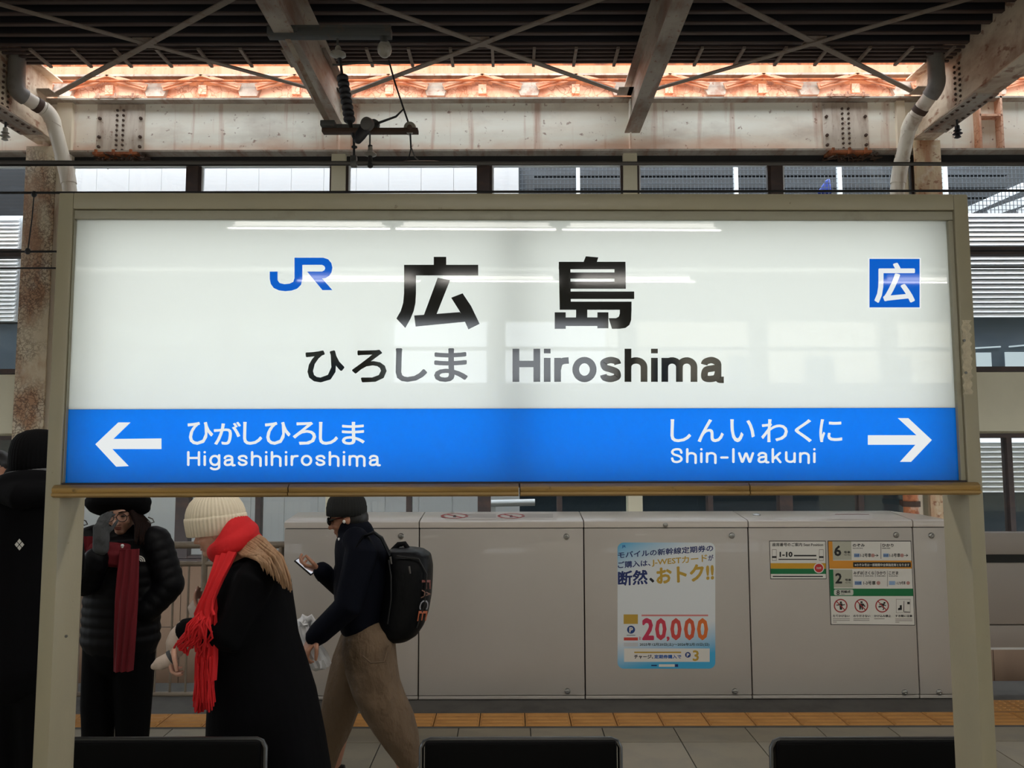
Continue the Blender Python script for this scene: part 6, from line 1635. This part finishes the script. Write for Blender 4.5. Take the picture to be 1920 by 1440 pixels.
b.tube([hn + V((.10 * math.cos(2 * PI * i / 24), .098 * math.sin(2 * PI * i / 24), .012 * math.cos(2 * PI * i / 24) - .01 * math.sin(2 * PI * i / 24))) for i in range(24)], [(.022, .022)] * 24, 10, side=(0, 0, 1), closed=True)
b.build('hood_lining', paint('grey_hood_lining', (92, 92, 94), .9, bump=(60, .3, .004)), A_, voxel=.008, relax=1)
b = MB(); h3 = 45 / 437.
dome(b, K(72, 858), V((.04, 0, 1)).normalized(), V((1, 0, -.04)), V((0, 1.2, 0)), [(h3 * .86, -.075), (h3 * .93, -.07), (h3 * 1.0, -.02), (h3 * 1.0, .03), (h3 * .93, .07), (h3 * .78, .095), (h3 * .5, .113), (h3 * .2, .121), (.003, .122)], 44, .008)
b.build('beanie', HATB, A_, sharp=60)
PA_ = Plane((0, Y0 - .158, 0)); lb = MB()
for (dx, dy) in ((0, -6), (0, 6), (-5, 0), (5, 0)): poly_px(lb, PA_, [(37 + dx, 1021 + dy - 5), (37 + dx + 4, 1021 + dy), (37 + dx, 1021 + dy + 5), (37 + dx - 4, 1021 + dy)], .002)
lb.build('logo', flat('patch', (206, 204, 200)), jk, smooth=False, fix=False)
b = MB(); limb(b, [K(36, 1200), K(36, 1240)], [(.20, .14), (.19, .14)], 20, side=(1, 0, 0)); limb(b, [K(6, 1210), K(4, 1400), f1], [.11, .09, .08]); limb(b, [K(72, 1210), K(76, 1400), f2], [.11, .09, .08])
b.build('trousers', TROU, A_, voxel=.013, relax=2)
shoes(A_, [(f1 - V((0, 0, .06)), (-.1, 1, 0)), (f2 - V((0, 0, .06)), (.1, 1, 0))])

# ---------------------------------------------------------------- B: person mostly hidden behind at the left edge
Y0 = 5.0
B_ = thing('person', 'person with short black hair in dark coat half hidden at the far left edge', 'person', (K(-12, 1200).x, Y0 - .1, 0), None)
Y0 = 4.85
hc = K(-8, 882); fr = frame((.3, -1, 0))
b = MB(); head_prims(b, hc, fr, 1.0)
limb(b, [rel(hc, fr, 0, -.01, -.06), K(-10, 925)], [.055, .065])
limb(b, [K(-14, 935), K(-16, 1020), K(-16, 1120)], [(.17, .10), (.16, .10), (.15, .11)], 18, side=(1, 0, 0))
f1, f2 = V((K(-38, 1300).x, Y0, .06)), V((K(8, 1300).x, Y0, .06))
limb(b, [K(-36, 1120), f1], [.085, .04]); limb(b, [K(6, 1120), f2], [.085, .04])
for s_ in (-1, 1):
    limb(b, [K(-14 + s_ * 54, 945), K(-14 + s_ * 64, 1040), K(-14 + s_ * 58, 1110, -.05)], [.048, .04, .028]); hand(b, K(-14 + s_ * 58, 1110, -.05), (0, -.1, -1), (-s_, 0, 0), (0, -1, 0), 25)
b.build('body', SKIN2, B_, voxel=.006, relax=1)
face_details(B_, hc, fr, 1.0, False, DARKHAIR)
b = MB(); b.ell(rel(hc, fr, 0, -.018, .045), fr[0] * .083, fr[1] * .098, fr[2] * .084, 20, 12); b.ell(rel(hc, fr, 0, -.05, -.01), fr[0] * .078, fr[1] * .06, fr[2] * .075, 18, 10)
b.build('hair', DARKHAIR, B_, voxel=.007, relax=1)
b = MB()
b.tube([K(-11, 928), K(-14, 945), K(-16, 1020), K(-16, 1130), K(-16, 1230)], [(.10, .08), (.19, .12), (.21, .13), (.21, .13), (.23, .14)], 24, side=(1, 0, 0), round_ends=True)
for s_ in (-1, 1): limb(b, [K(-14 + s_ * 48, 945), K(-14 + s_ * 64, 1040), K(-14 + s_ * 58, 1105, -.05)], [.075, .07, .055])
b.build('coat', BLACKC, B_, voxel=.012, relax=2)
b = MB(); limb(b, [K(-36, 1130), f1], [.10, .07]); limb(b, [K(6, 1130), f2], [.10, .07]); b.build('trousers', TROU, B_, voxel=.014, relax=1)
shoes(B_, [(f1 - V((0, 0, .06)), (.1, -1, 0)), (f2 - V((0, 0, .06)), (.2, -1, 0))])
